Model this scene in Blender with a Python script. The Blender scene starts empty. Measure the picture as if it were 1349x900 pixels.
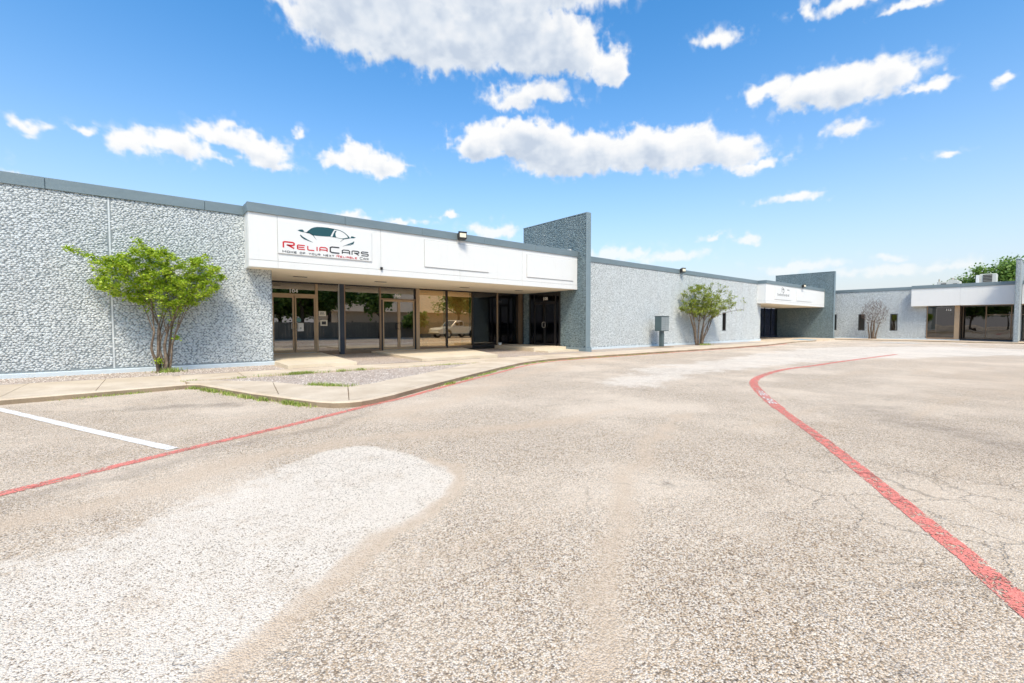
import bpy, math, random
import numpy as np
from mathutils import Vector, Matrix
random.seed(7); rng = np.random.default_rng(11)
S = bpy.context.scene
C = S.collection
R_ = math.radians

# ------------------------------------------------------------------ camera
cd = bpy.data.cameras.new('camera'); cam = bpy.data.objects.new('camera', cd); C.objects.link(cam)
cd.sensor_width = 36; cd.lens = 15.514; cd.clip_end = 3000; cd.clip_start = 0.05
cam.location = (0, 0, 1.35)
cam.rotation_euler = (R_(90-2.295), 0, R_(50.92-90))
S.camera = cam
# ------------------------------------------------------------------ exposure
S.view_settings.view_transform = 'Standard'; S.view_settings.look = 'None'
S.view_settings.exposure = 1.2; S.view_settings.gamma = 1
# ------------------------------------------------------------------ sun
SUN_EL, SUN_AZ = R_(51), R_(-121)        # azimuth measured from +X towards +Y
sd = bpy.data.lights.new('sun', 'SUN'); sd.energy = 3.15; sd.angle = R_(20); sd.color = (1, .88, .70)
so = bpy.data.objects.new('sun', sd); C.objects.link(so)
sv = Vector((math.cos(SUN_EL)*math.cos(SUN_AZ), math.cos(SUN_EL)*math.sin(SUN_AZ), math.sin(SUN_EL)))
so.rotation_euler = (-sv).to_track_quat('-Z', 'Y').to_euler()
# ------------------------------------------------------------------ node helpers
class NT:
    def __init__(s, tree): s.t = tree; s.n = tree.nodes; s.l = tree.links
    def node(s, typ, **kw):
        nd = s.n.new(typ)
        for k, v in kw.items(): setattr(nd, k, v)
        return nd
    def put(s, sock, v):
        if isinstance(v, bpy.types.NodeSocket): s.l.new(v, sock)
        elif isinstance(v, (tuple, list)):
            v = tuple(v)
            sock.default_value = v + (1,) if len(sock.default_value) == 4 and len(v) == 3 else v
        else:
            sock.default_value = v
    def math(s, op, a, b=None, c=None, clamp=False):
        nd = s.node('ShaderNodeMath', operation=op, use_clamp=clamp)
        s.put(nd.inputs[0], a)
        if b is not None: s.put(nd.inputs[1], b)
        if c is not None: s.put(nd.inputs[2], c)
        return nd.outputs[0]
    def vmath(s, op, a, b=None, c=None):
        nd = s.node('ShaderNodeVectorMath', operation=op)
        s.put(nd.inputs[0], a)
        if b is not None: s.put(nd.inputs[1], b)
        if c is not None: s.put(nd.inputs[2], c)
        return nd.outputs[1] if op == 'LENGTH' else nd.outputs[0]
    def mix(s, f, a, b, mode='MIX'):
        nd = s.node('ShaderNodeMix', data_type='RGBA', blend_type=mode)
        s.put(nd.inputs[0], f); s.put(nd.inputs[6], a); s.put(nd.inputs[7], b)
        return nd.outputs[2]
    def noise(s, vec, scale, detail=4, rough=.5, dist=0, out=0):
        nd = s.node('ShaderNodeTexNoise'); s.put(nd.inputs['Vector'], vec)
        nd.inputs['Scale'].default_value = scale; nd.inputs['Detail'].default_value = detail
        nd.inputs['Roughness'].default_value = rough; nd.inputs['Distortion'].default_value = dist
        return nd.outputs[out]
    def vor(s, vec, scale, feature='F1', rnd=1):
        nd = s.node('ShaderNodeTexVoronoi', feature=feature); s.put(nd.inputs['Vector'], vec)
        nd.inputs['Scale'].default_value = scale; nd.inputs['Randomness'].default_value = rnd
        return nd
    def step(s, v, a, b, lo=0., hi=1.):
        nd = s.node('ShaderNodeMapRange', interpolation_type='SMOOTHSTEP')
        s.put(nd.inputs[0], v); s.put(nd.inputs[1], a); s.put(nd.inputs[2], b)
        s.put(nd.inputs[3], lo); s.put(nd.inputs[4], hi)
        return nd.outputs[0]
    def ramp(s, f, stops):
        nd = s.node('ShaderNodeValToRGB'); s.put(nd.inputs[0], f)
        e = nd.color_ramp.elements
        while len(e) < len(stops): e.new(.5)
        for k, (p, c) in enumerate(stops): e[k].position = p; e[k].color = tuple(c)+(1,)
        return nd.outputs[0]
    def bump(s, h, dist, strength=1.):
        nd = s.node('ShaderNodeBump'); s.put(nd.inputs['Height'], h)
        nd.inputs['Distance'].default_value = dist; nd.inputs['Strength'].default_value = strength
        return nd.outputs[0]
# ------------------------------------------------------------------ world: sky and clouds
W = bpy.data.worlds.new('World'); S.world = W; W.use_nodes = True
w = NT(W.node_tree); w.n.clear()
sky = w.node('ShaderNodeTexSky', sky_type='NISHITA', sun_disc=False)
sky.sun_elevation = SUN_EL; sky.sun_rotation = math.pi/2 - SUN_AZ
sky.air_density = 1.0; sky.dust_density = .6; sky.ozone_density = 2.5; sky.altitude = 200
BL = [(68.9,32.9,9.5,4.4),(61.8,32.4,11.0,4.1),(54.2,32.2,10.5,3.7),(48.5,31.5,8.6,3.1),(42.8,30.3,4.2,2.3),(38.6,28.9,2.8,1.7),(58.0,36.4,22.1,3.6),(72.3,34.0,6.6,2.7),(48.5,26.9,5.3,1.4),(50.4,26.2,2.7,1.2),(49.4,22.2,7.7,2.3),(54.3,21.4,4.1,1.7),(43.6,20.4,7.6,2.8),(34.4,20.2,8.9,2.4),(27.5,18.8,6.5,1.8),(22.0,17.4,3.6,0.7),(34.4,21.8,3.1,1.1),(48.5,23.6,3.5,1.1),(17.9,23.1,3.7,1.8),(14.7,22.9,4.1,1.8),(11.7,22.7,2.8,1.6),(20.6,23.9,2.9,1.2),(10.3,22.9,1.4,1.0),(8.6,21.3,1.3,0.4),(14.0,19.4,1.9,0.9),(90.3,17.2,2.2,1.2),(87.2,17.5,3.1,1.4),(83.3,19.2,3.1,1.4),(80.4,18.4,3.1,1.6),(78.8,17.6,1.7,0.8),(76.4,20.6,1.1,0.6),(82.7,20.2,1.4,0.7),(70.0,19.5,2.6,1.4),(67.4,18.6,3.8,1.5),(71.3,18.6,3.2,1.1),(97.4,16.7,1.1,0.5),(94.3,17.7,1.0,0.5),(99.5,12.9,0.8,0.3),(26.1,29.9,2.1,0.8),(13.7,29.8,4.2,0.6),(8.9,28.0,2.6,0.4),(17.5,30.2,0.8,1.1),(18.6,13.3,2.6,0.6),(53.3,11.7,3.5,1.2),(71.0,12.6,2.9,0.5),(65.7,12.4,3.6,0.5),(37.0,8.6,4.6,1.0),(31.1,8.0,3.6,0.8),(27.0,9.9,1.8,0.5),(22.6,9.4,1.5,0.6),(10.7,6.6,1.3,0.4),(18.2,6.3,4.2,0.6),(6.4,5.2,3.0,0.6),(11.8,5.3,4.7,0.6),(4.0,20.0,0.6,0.6),(7.2,15.1,1.1,0.3),(59.1,13.4,1.7,0.5),(102.9,13.3,2.2,1.4),(-1.9,10.3,2.5,1.1),
      # the rest of the sky, outside the photograph
      (125,25,9,3),(140,18,12,2.5),(160,30,14,4),(-20,22,10,3),(315,14,12,2.5),(300,14,12,3),(275,20,9,2.5),(250,12,14,2),(230,27,12,4),(200,18,10,3),(175,12,9,2),(330,40,14,4),(240,46,16,5),(170,48,16,5)]
sky.dust_density = 1.2; sky.ozone_density = 1.2
hsv = w.node('ShaderNodeHueSaturation'); w.put(hsv.inputs['Color'], sky.outputs[0])
hsv.inputs['Saturation'].default_value = 1.4
skyc = w.mix(1., hsv.outputs[0], (.90, 1.19, 1.17), 'MULTIPLY')
sep = w.node('ShaderNodeSeparateXYZ'); w.put(sep.inputs[0], w.node('ShaderNodeTexCoord').outputs['Generated'])
veil = w.math('POWER', 2.718, w.math('MULTIPLY', w.math('POWER', w.math('ABSOLUTE', sep.outputs[2]), 1.4), -7.0))      # pale air towards the horizon, all round
skyc = w.mix(w.math('MULTIPLY', veil, .98), skyc, (3.35, 3.25, 3.45))
bg = w.node('ShaderNodeBackground'); w.put(bg.inputs[0], skyc); bg.inputs[1].default_value = .1
wo = w.node('ShaderNodeOutputWorld'); w.l.new(bg.outputs[0], wo.inputs[0])

# ------------------------------------------------------------------ materials
MATS = {}
def newmat(name):
    m = bpy.data.materials.new(name); m.use_nodes = True; t = NT(m.node_tree); t.n.clear()
    out = t.node('ShaderNodeOutputMaterial'); b = t.node('ShaderNodeBsdfPrincipled'); t.l.new(b.outputs[0], out.inputs[0])
    MATS[name] = m; t.b = b; t.out = out
    g = t.node('ShaderNodeNewGeometry'); t.pos = g.outputs['Position']; t.isl = g.outputs['Random Per Island']
    return t
def simple(name, col, rough=.6, metal=0, var=.12, scale=3, bump=0, bscale=60, spec=.5):
    t = newmat(name)
    n = t.noise(t.pos, scale, 6, .6)
    c = t.mix(n, tuple(v*(1-var) for v in col), tuple(min(1, v*(1+var)) for v in col))
    t.put(t.b.inputs['Base Color'], c); t.b.inputs['Roughness'].default_value = rough
    t.b.inputs['Metallic'].default_value = metal; t.b.inputs['Specular IOR Level'].default_value = spec
    if bump: t.put(t.b.inputs['Normal'], t.bump(t.noise(t.pos, bscale, 4), bump))
    return t
def stone_mat(name, lo, hi, dust=(.55, .56, .55)):
    t = newmat(name)
    v = t.math('ADD', t.math('MULTIPLY', t.isl, .7), t.math('MULTIPLY', t.noise(t.pos, 35, 4, .6), .5))
    c = t.mix(v, lo, hi)
    big = t.step(t.noise(t.vmath('MULTIPLY', t.pos, (1, 1, .3)), 1.3, 6, .7), .42, .66)
    c = t.mix(t.math('MULTIPLY', big, .34), c, dust)
    t.put(t.b.inputs['Base Color'], c); t.b.inputs['Roughness'].default_value = .75
    t.put(t.b.inputs['Normal'], t.bump(t.noise(t.pos, 90, 4, .6), .012))
stone_mat('stone_light', (.48, .515, .53), (.70, .735, .75))
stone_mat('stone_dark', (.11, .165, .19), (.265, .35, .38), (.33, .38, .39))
stone_mat('stone_mid', (.24, .295, .325), (.44, .495, .525))
stone_mat('stone_wing', (.44, .48, .50), (.70, .745, .765))
simple('backing_shade_pale', (.25, .28, .295), .9, var=.3, scale=20)  # wall behind the stones, darkened to paint in the shade of the crevices
simple('backing_shade_dark', (.09, .12, .135), .9, var=.3, scale=20)  # same for the fins: crevice shade put into the backing colour
simple('plinth_paint', (.60, .67, .72), .7, var=.12, scale=4, bump=.01)
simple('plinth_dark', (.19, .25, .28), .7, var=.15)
simple('seam_paint', (.60, .635, .655), .7, var=.1)
t = newmat('flashing')
t.put(t.b.inputs['Base Color'], t.mix(t.noise(t.vmath('MULTIPLY', t.pos, (1, 1, 4)), 1.3, 6, .65), (.15, .20, .225), (.22, .275, .30)))
t.b.inputs['Roughness'].default_value = .45; t.b.inputs['Metallic'].default_value = .15
t.put(t.b.inputs['Normal'], t.bump(t.noise(t.pos, 1.6, 3), .02))
t = newmat('fascia_paint')
st = t.noise(t.vmath('MULTIPLY', t.pos, (2.5, 2.5, .35)), 3, 6, .65)
c = t.mix(t.step(st, .52, .75), (.76, .76, .75), (.735, .735, .72))
st2 = t.noise(t.vmath('MULTIPLY', t.pos, (6, 6, .5)), 2.2, 4, .6)
c = t.mix(t.math('MULTIPLY', t.step(st2, .64, .8), .10), c, (.50, .47, .42))
t.put(t.b.inputs['Base Color'], c); t.b.inputs['Roughness'].default_value = .55
t.put(t.b.inputs['Normal'], t.bump(t.noise(t.pos, 160, 3), .004))
simple('groove_and_rim_shade', (.42, .42, .41), .9)  # grey of the panel joints, also of the painted shadow rim round blank signs
simple('soffit_paint', (.86, .77, .62), .8, var=.1, scale=1.2)
simple('sign_white', (.75, .75, .74), .45, var=.02)
simple('sign_teal', (.012, .075, .09), .5, var=.03)
simple('sign_red', (.55, .012, .02), .5, var=.03)
simple('sign_black', (.03, .03, .035), .5, var=.03)
simple('bronze_frame', (.30, .205, .135), .4, .5, var=.1)
simple('tan_frame', (.46, .33, .21), .45, .3, var=.1)
simple('dark_frame', (.03, .028, .03), .4, .3, var=.2)
simple('blue_column', (.03, .045, .075), .5, var=.15)
simple('steel', (.62, .60, .56), .3, .9, var=.08)
simple('black_rubber', (.02, .02, .02), .7)
simple('white_vinyl', (.85, .85, .85), .5, var=.01)
simple('paper', (.72, .68, .58), .8, var=.04)
simple('teal_sticker', (.10, .24, .25), .5)
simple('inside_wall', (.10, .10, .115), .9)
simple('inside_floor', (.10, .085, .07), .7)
simple('tan_blind', (.97, .74, .40), .8, var=.12, scale=1.2)
simple('cardboard', (.38, .24, .13), .8)
simple('mail_dark', (.09, .13, .14), .45, .2)
simple('mail_door', (.33, .37, .385), .4, .4)
simple('lamp_housing', (.05, .045, .04), .5, .3)
simple('lamp_glass', (.75, .68, .52), .2, var=.15, scale=30)
simple('roofing', (.42, .41, .39), .9)
simple('hvac_paint', (.55, .55, .50), .6, var=.12)
simple('hvac_grille', (.05, .045, .04), .8, var=.4, scale=12)
simple('duct_tan', (.42, .38, .31), .7)
simple('truck_white', (.72, .72, .70), .25, var=.03)
simple('truck_glass', (.02, .025, .03), .08)
simple('tyre', (.02, .02, .02), .8)
simple('rim', (.5, .5, .5), .3, .8)
simple('lamp_red', (.35, .02, .02), .3)
simple('fence_wood', (.30, .25, .19), .85, var=.25, scale=2)
simple('house_wall', (.62, .50, .37), .85)
simple('house_roof', (.72, .56, .40), .9, var=.2, scale=2)
t = newmat('glass')
tr = t.node('ShaderNodeBsdfTransparent'); tr.inputs[0].default_value = (.34, .31, .28, 1)
gl = t.node('ShaderNodeBsdfGlossy'); gl.inputs['Roughness'].default_value = .0
gl.inputs[0].default_value = (.80, .78, .76, 1)
fr = t.node('ShaderNodeLayerWeight'); fr.inputs[0].default_value = .35
t.put(gl.inputs['Normal'], t.bump(t.noise(t.pos, 1.1, 2), .004)) if False else None
mx = t.node('ShaderNodeMixShader'); t.put(mx.inputs[0], t.math('MULTIPLY_ADD', fr.outputs['Fresnel'], .85, .27, clamp=True))
t.l.new(tr.outputs[0], mx.inputs[1]); t.l.new(gl.outputs[0], mx.inputs[2]); t.l.new(mx.outputs[0], t.out.inputs[0])
t = newmat('glass_wavy')
tr = t.node('ShaderNodeBsdfTransparent'); tr.inputs[0].default_value = (.30, .29, .27, 1)
gl = t.node('ShaderNodeBsdfGlossy'); gl.inputs['Roughness'].default_value = .0
gl.inputs[0].default_value = (.85, .83, .80, 1)
t.put(gl.inputs['Normal'], t.bump(t.noise(t.vmath('MULTIPLY', t.pos, (1, 1, .4)), .8, 1), .008))
fr = t.node('ShaderNodeLayerWeight'); fr.inputs[0].default_value = .35
mx = t.node('ShaderNodeMixShader'); t.put(mx.inputs[0], t.math('MULTIPLY_ADD', fr.outputs['Fresnel'], .8, .08, clamp=True))
t.l.new(tr.outputs[0], mx.inputs[1]); t.l.new(gl.outputs[0], mx.inputs[2]); t.l.new(mx.outputs[0], t.out.inputs[0])
for nm_, tc_, k_ in (('glass_clear', (.97, .90, .74, 1), .30), ('glass_dark', (.22, .25, .36, 1), .09)):
    t = newmat(nm_); tr = t.node('ShaderNodeBsdfTransparent'); tr.inputs[0].default_value = tc_
    gl = t.node('ShaderNodeBsdfGlossy'); gl.inputs['Roughness'].default_value = .0; gl.inputs[0].default_value = (1, .83, .60, 1) if nm_ == 'glass_clear' else (.8, .8, .8, 1)
    fr = t.node('ShaderNodeLayerWeight'); fr.inputs[0].default_value = .35 if nm_ == 'glass_clear' else .22
    mx = t.node('ShaderNodeMixShader'); t.put(mx.inputs[0], t.math('MULTIPLY_ADD', fr.outputs['Fresnel'], .8, k_, clamp=True))
    t.l.new(tr.outputs[0], mx.inputs[1]); t.l.new(gl.outputs[0], mx.inputs[2]); t.l.new(mx.outputs[0], t.out.inputs[0])
# concrete of walks and slabs
def conc(name, a, b, stain):
    t = newmat(name)
    n = t.noise(t.pos, 1.1, 8, .65); f = t.noise(t.pos, 45, 5, .7)
    c = t.mix(t.step(n, .3, .72), a, b)
    c = t.mix(t.math('MULTIPLY', t.step(f, .45, .75), .35), c, stain)
    c = t.mix(t.math('MULTIPLY', t.step(t.noise(t.pos, .45, 6, .7), .55, .75), .55), c, stain)
    t.put(t.b.inputs['Base Color'], c); t.b.inputs['Roughness'].default_value = .9
    t.put(t.b.inputs['Normal'], t.bump(f, .006))
conc('concrete', (.58, .46, .33), (.74, .62, .48), (.46, .34, .23))
conc('concrete_pale', (.66, .56, .42), (.76, .66, .51), (.55, .44, .31))
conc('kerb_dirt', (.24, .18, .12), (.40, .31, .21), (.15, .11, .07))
# gravel
t = newmat('gravel')
v = t.vor(t.pos, 38); c = t.ramp(v.outputs['Distance'], [(0, (.56, .46, .38)), (.55, (.46, .37, .30)), (.9, (.14, .105, .08))])
h = t.node('ShaderNodeSeparateColor'); t.put(h.inputs[0], v.outputs['Color'])
c = t.mix(h.outputs[0], t.mix(.5, c, (.36, .25, .20)), t.mix(.5, c, (.80, .72, .63)))
t.put(t.b.inputs['Base Color'], c); t.b.inputs['Roughness'].default_value = .95
t.put(t.b.inputs['Normal'], t.bump(v.outputs['Distance'], -.02))
t = newmat('pebble'); t.put(t.b.inputs['Base Color'], t.ramp(t.isl, [(0, (.26, .18, .14)), (.4, (.52, .41, .34)), (1, (.84, .76, .68))])); t.b.inputs['Roughness'].default_value = .9
t = newmat('debris'); t.put(t.b.inputs['Base Color'], t.ramp(t.isl, [(0, (.03, .025, .02)), (.5, (.12, .085, .05)), (1, (.30, .22, .14))])); t.b.inputs['Roughness'].default_value = .9
t = newmat('grass_blade'); t.put(t.b.inputs['Base Color'], t.ramp(t.isl, [(0, (.12, .22, .02)), (.55, (.28, .38, .05)), (1, (.60, .54, .24))])); t.b.inputs['Roughness'].default_value = .7
# leaves
def leafmat(name, a, b, c3):
    t = newmat(name)
    c = t.ramp(t.math('ADD', t.math('MULTIPLY', t.isl, .65), t.math('MULTIPLY', t.noise(t.pos, 3, 2), .4)), [(0, a), (.5, b), (1, c3)])
    t.put(t.b.inputs['Base Color'], c); t.b.inputs['Roughness'].default_value = .5
    tl = t.node('ShaderNodeBsdfTranslucent'); t.put(tl.inputs[0], c)
    mx = t.node('ShaderNodeMixShader'); mx.inputs[0].default_value = .4
    t.l.new(t.b.outputs[0], mx.inputs[1]); t.l.new(tl.outputs[0], mx.inputs[2]); t.l.new(mx.outputs[0], t.out.inputs[0])
leafmat('leaf_bright', (.10, .20, .01), (.38, .54, .03), (.76, .82, .12))
leafmat('leaf_olive', (.10, .15, .02), (.27, .34, .04), (.52, .54, .11))
leafmat('leaf_far', (.07, .14, .03), (.17, .29, .055), (.32, .44, .11))
t = newmat('bark'); b = t.noise(t.vmath('MULTIPLY', t.pos, (1, 1, .35)), 22, 5, .7)
t.put(t.b.inputs['Base Color'], t.ramp(b, [(.3, (.05, .035, .025)), (.52, (.17, .125, .09)), (.72, (.36, .29, .22))])); t.b.inputs['Roughness'].default_value = .9
t.put(t.b.inputs['Normal'], t.bump(b, .01))
simple('twig', (.12, .085, .065), .9, var=.3, scale=20)
simple('twig_grey', (.15, .105, .09), .9, var=.3, scale=20)
# the lot: aggregate asphalt with pale patches, tan wear, dark stains and cracks (attributes carry where)
def attr(t, nme):
    a = t.node('ShaderNodeAttribute', attribute_type='GEOMETRY', attribute_name=nme); return a.outputs['Fac']
def aggregate(t):
    v = t.vor(t.pos, 125); hs = t.node('ShaderNodeSeparateColor'); t.put(hs.inputs[0], v.outputs['Color'])
    v2 = t.vor(t.pos, 62); hs2 = t.node('ShaderNodeSeparateColor'); t.put(hs2.inputs[0], v2.outputs['Color'])
    c1 = t.ramp(hs.outputs[0], [(0, (.06, .045, .035)), (.15, (.30, .215, .14)), (.32, (.64, .48, .32)), (.58, (.80, .675, .53)), (.80, (.98, .91, .81)), (1, (.70, .63, .57))])
    c2 = t.ramp(hs2.outputs[0], [(0, (.27, .20, .14)), (.35, (.55, .43, .305)), (.7, (.70, .60, .47)), (1, (.90, .825, .71))])
    c = t.mix(.30, c1, c2)
    c = t.mix(t.math('MULTIPLY', t.step(v.outputs['Distance'], .5, .85), .65), c, (.08, .062, .048))
    return c, v, hs
t = newmat('aggregate_asphalt')
c, v, hs = aggregate(t)
lf = t.noise(t.pos, .35, 7, .6); mf = t.noise(t.pos, 2.2, 6, .65)
c = t.mix(t.math('MULTIPLY', t.step(mf, .5, .75), .28), c, (.40, .31, .225))
c = t.mix(t.math('MULTIPLY', t.step(lf, .42, .66), .55), c, (.85, .735, .60))
stk = t.noise(t.vmath('MULTIPLY', t.pos, (.25, 1.6, 1)), .8, 5, .6)
c = t.mix(t.math('MULTIPLY', t.step(stk, .52, .72), .30), c, (.62, .47, .32))
drip = t.vor(t.vmath('ADD', t.pos, t.vmath('MULTIPLY', t.noise(t.pos, 9, 4, .6, 0, 1), (.12, .12, 0))), .55)
c = t.mix(t.math('MULTIPLY', t.math('MULTIPLY', t.step(drip.outputs['Distance'], .11, .03), t.step(mf, .45, .6)), .40), c, (.10, .085, .07))
fine = t.noise(t.pos, 14, 6, .7)
dk = t.math('MULTIPLY', t.step(t.math('ADD', attr(t, 'dark'), t.math('MULTIPLY', t.math('SUBTRACT', mf, .5), .8)), .3, .9), .45)
c = t.mix(dk, c, (.17, .14, .12))
pa = t.math('ADD', attr(t, 'patch'), t.math('MULTIPLY', t.math('SUBTRACT', t.math('ADD', t.math('MULTIPLY', fine, .6), t.math('MULTIPLY', t.noise(t.pos, 4.5, 7, .75), .6)), .6), 1.35))
pm = t.math('MULTIPLY', t.math('MULTIPLY', t.step(pa, .36, .70), t.step(hs.outputs[0], .08, .26, .1, 1)), t.step(t.noise(t.pos, 3.1, 7, .72), .30, .52, .35, 1))
c = t.mix(t.math('MULTIPLY', pm, .86), c, t.mix(t.noise(t.pos, 5, 6, .7), (.74, .675, .585), (.91, .85, .76)))
tan = t.math('MULTIPLY', t.step(t.math('ADD', attr(t, 'tan'), t.math('MULTIPLY', t.math('SUBTRACT', mf, .5), .9)), .25, .95), .62)
c = t.mix(tan, c, t.mix(fine, (.54, .41, .29), (.76, .63, .49)))
# cracks
def cracks(t, scale, wid):
    wp = t.vmath('ADD', t.pos, t.vmath('MULTIPLY', t.noise(t.pos, 2.5, 5, .65, 0, 1), (.5, .5, 0)))
    e = t.vor(t.vmath('MULTIPLY', wp, (1, 1, 0)), scale, 'DISTANCE_TO_EDGE')
    return t.step(e.outputs['Distance'], wid, wid*.25)
cm = t.math('MULTIPLY', cracks(t, 1.9, .016), t.step(t.math('ADD', attr(t, 'crack'), t.math('MULTIPLY', t.math('SUBTRACT', lf, .5), 1.2)), .35, .75))
cm2 = t.math('MULTIPLY', cracks(t, .33, .0045), t.step(mf, .42, .62))
cr = t.math('MAXIMUM', cm, t.math('MULTIPLY', cm2, .8))
c = t.mix(t.math('MULTIPLY', cr, .32), c, (.035, .028, .022))
c = t.mix(1., c, (1, .96, .93), 'MULTIPLY')
t.put(t.b.inputs['Base Color'], c); t.b.inputs['Roughness'].default_value = .88; t.b.inputs['Specular IOR Level'].default_value = .25
t.put(t.b.inputs['Normal'], t.bump(t.math('ADD', v.outputs['Distance'], t.math('MULTIPLY', cr, 1.0)), -.0065, .9))
def line_mat(name, col, dark, wear):
    t = newmat(name)
    v = t.vor(t.pos, 95); hs = t.node('ShaderNodeSeparateColor'); t.put(hs.inputs[0], v.outputs['Color'])
    c = t.mix(t.math('MULTIPLY', t.step(t.noise(t.pos, 12, 6, .7), .42, .7), .5), col, dark)
    c = t.mix(t.math('MULTIPLY', hs.outputs[1], .18), c, (.75, .6, .55))
    c = t.mix(t.math('MULTIPLY', cracks(t, 1.9, .02), .55 if 'red' in name else .2), c, tuple(q*.25 for q in dark))
    c = t.mix(t.math('MULTIPLY', t.step(t.noise(t.pos, 1.1, 5, .65), .50, .70), .28), c, tuple(q*.55+.12 for q in dark))
    c = t.mix(t.math('MULTIPLY', t.step(v.outputs['Distance'], .5, .85), .35), c, tuple(q*.5 for q in dark))
    t.put(t.b.inputs['Base Color'], c); t.b.inputs['Roughness'].default_value = .8
    t.put(t.b.inputs['Normal'], t.bump(v.outputs['Distance'], -.004))
    tp = t.node('ShaderNodeBsdfTransparent'); mx = t.node('ShaderNodeMixShader')
    k = t.math('MAXIMUM', t.step(t.math('ADD', t.noise(t.pos, 9, 6, .75), t.math('MULTIPLY', hs.outputs[0], .25)), wear, wear+.06), t.step(hs.outputs[0], .06, .03))
    t.put(mx.inputs[0], k); t.l.new(t.b.outputs[0], mx.inputs[1]); t.l.new(tp.outputs[0], mx.inputs[2]); t.l.new(mx.outputs[0], t.out.inputs[0])
line_mat('red_paint', (.88, .235, .18), (.70, .165, .12), .66)
line_mat('white_paint', (.90, .875, .83), (.80, .77, .71), .80)
line_mat('faded_white', (.74, .72, .68), (.6, .56, .5), .66)
line_mat('blue_paint', (.16, .42, .60), (.20, .38, .48), .74)
line_mat('yellow_paint', (.70, .48, .16), (.55, .38, .15), .74)
M = MATS

# ------------------------------------------------------------------ mesh building
def link(name, me, parent=None, mat=None):
    o = bpy.data.objects.new(name, me); C.objects.link(o)
    if parent is not None: o.parent = parent
    return o
class MB:
    def __init__(s, T=None): s.v = []; s.f = []; s.T = T or (lambda u, w, z: (u, w, z))
    def add(s, vs, fs):
        k = len(s.v); s.v += [s.T(*q) for q in vs]; s.f += [tuple(i+k for i in f) for f in fs]; return s
    def box(s, a, b, c):
        (x0, x1), (y0, y1), (z0, z1) = a, b, c
        return s.add([(x0,y0,z0),(x1,y0,z0),(x1,y1,z0),(x0,y1,z0),(x0,y0,z1),(x1,y0,z1),(x1,y1,z1),(x0,y1,z1)],
              [(0,3,2,1),(4,5,6,7),(0,1,5,4),(1,2,6,5),(2,3,7,6),(3,0,4,7)])
    def bbox(s, a, b, c, r=.01):      # box with chamfered edges
        (x0, x1), (y0, y1), (z0, z1) = a, b, c
        vs = []; 
        for X, sx in ((x0, 1), (x1, -1)):
            for Y, sy in ((y0, 1), (y1, -1)):
                for Z, sz in ((z0, 1), (z1, -1)):
                    vs += [(X, Y+sy*r, Z+sz*r), (X+sx*r, Y, Z+sz*r), (X+sx*r, Y+sy*r, Z)]
        I = lambda i, j, k, m: ((i*2+j)*2+k)*3+m
        fs = []
        for i in (0, 1): fs.append((I(i,0,0,0), I(i,1,0,0), I(i,1,1,0), I(i,0,1,0)))
        for j in (0, 1): fs.append((I(0,j,0,1), I(1,j,0,1), I(1,j,1,1), I(0,j,1,1)))
        for k in (0, 1): fs.append((I(0,0,k,2), I(1,0,k,2), I(1,1,k,2), I(0,1,k,2)))
        for j in (0,1):
            for k in (0,1): fs.append((I(0,j,k,1), I(1,j,k,1), I(1,j,k,2), I(0,j,k,2)))
        for i in (0,1):
            for k in (0,1): fs.append((I(i,0,k,0), I(i,1,k,0), I(i,1,k,2), I(i,0,k,2)))
        for i in (0,1):
            for j in (0,1): fs.append((I(i,j,0,0), I(i,j,1,0), I(i,j,1,1), I(i,j,0,1)))
        for i in (0,1):
            for j in (0,1):
                for k in (0,1): fs.append((I(i,j,k,0), I(i,j,k,1), I(i,j,k,2)))
        return s.add(vs, fs)
    def prism(s, poly, z0, z1):       # poly in (x,y); z0,z1 number or function
        n = len(poly); f0 = z0 if callable(z0) else (lambda x, y: z0); f1 = z1 if callable(z1) else (lambda x, y: z1)
        return s.add([(x, y, f0(x, y)) for x, y in poly]+[(x, y, f1(x, y)) for x, y in poly],
              [tuple(range(n))[::-1], tuple(range(n, 2*n))]+[(i, (i+1) % n, n+(i+1) % n, n+i) for i in range(n)])
    def vprism(s, poly, w0, w1):      # poly in (u,z), extruded along w
        n = len(poly)
        return s.add([(u, w0, z) for u, z in poly]+[(u, w1, z) for u, z in poly],
              [tuple(range(n)), tuple(range(n, 2*n))[::-1]]+[(i, (i+1) % n, n+(i+1) % n, n+i) for i in range(n)])
    def tube(s, pts, rs, n=8, cap=True):
        pts = [Vector(p) for p in pts]
        if not isinstance(rs, (list, tuple)): rs = [rs]*len(pts)
        vs = []; prev = None
        for i, p in enumerate(pts):
            d = (pts[min(i+1, len(pts)-1)]-pts[max(i-1, 0)]).normalized()
            a = d.orthogonal().normalized() if prev is None else (prev-d*prev.dot(d)).normalized()
            prev = a; b = d.cross(a)
            for k in range(n):
                th = 2*math.pi*k/n; vs.append(tuple(p+(a*math.cos(th)+b*math.sin(th))*rs[i]))
        fs = [(i*n+k, i*n+(k+1) % n, (i+1)*n+(k+1) % n, (i+1)*n+k) for i in range(len(pts)-1) for k in range(n)]
        if cap: fs += [tuple(range(n))[::-1], tuple(range((len(pts)-1)*n, len(pts)*n))]
        return s.add(vs, fs)
    def build(s, name, mat, parent=None, smooth=False, kind=None, fix=True):
        me = bpy.data.meshes.new(name); me.from_pydata(s.v, [], s.f)
        if fix:
            import bmesh
            bm = bmesh.new(); bm.from_mesh(me); bmesh.ops.recalc_face_normals(bm, faces=bm.faces); bm.to_mesh(me); bm.free()
        me.materials.append(M[mat])
        if smooth: me.polygons.foreach_set('use_smooth', [True]*len(me.polygons))
        o = link(name, me, parent)
        if kind: o['kind'] = kind
        return o
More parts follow.
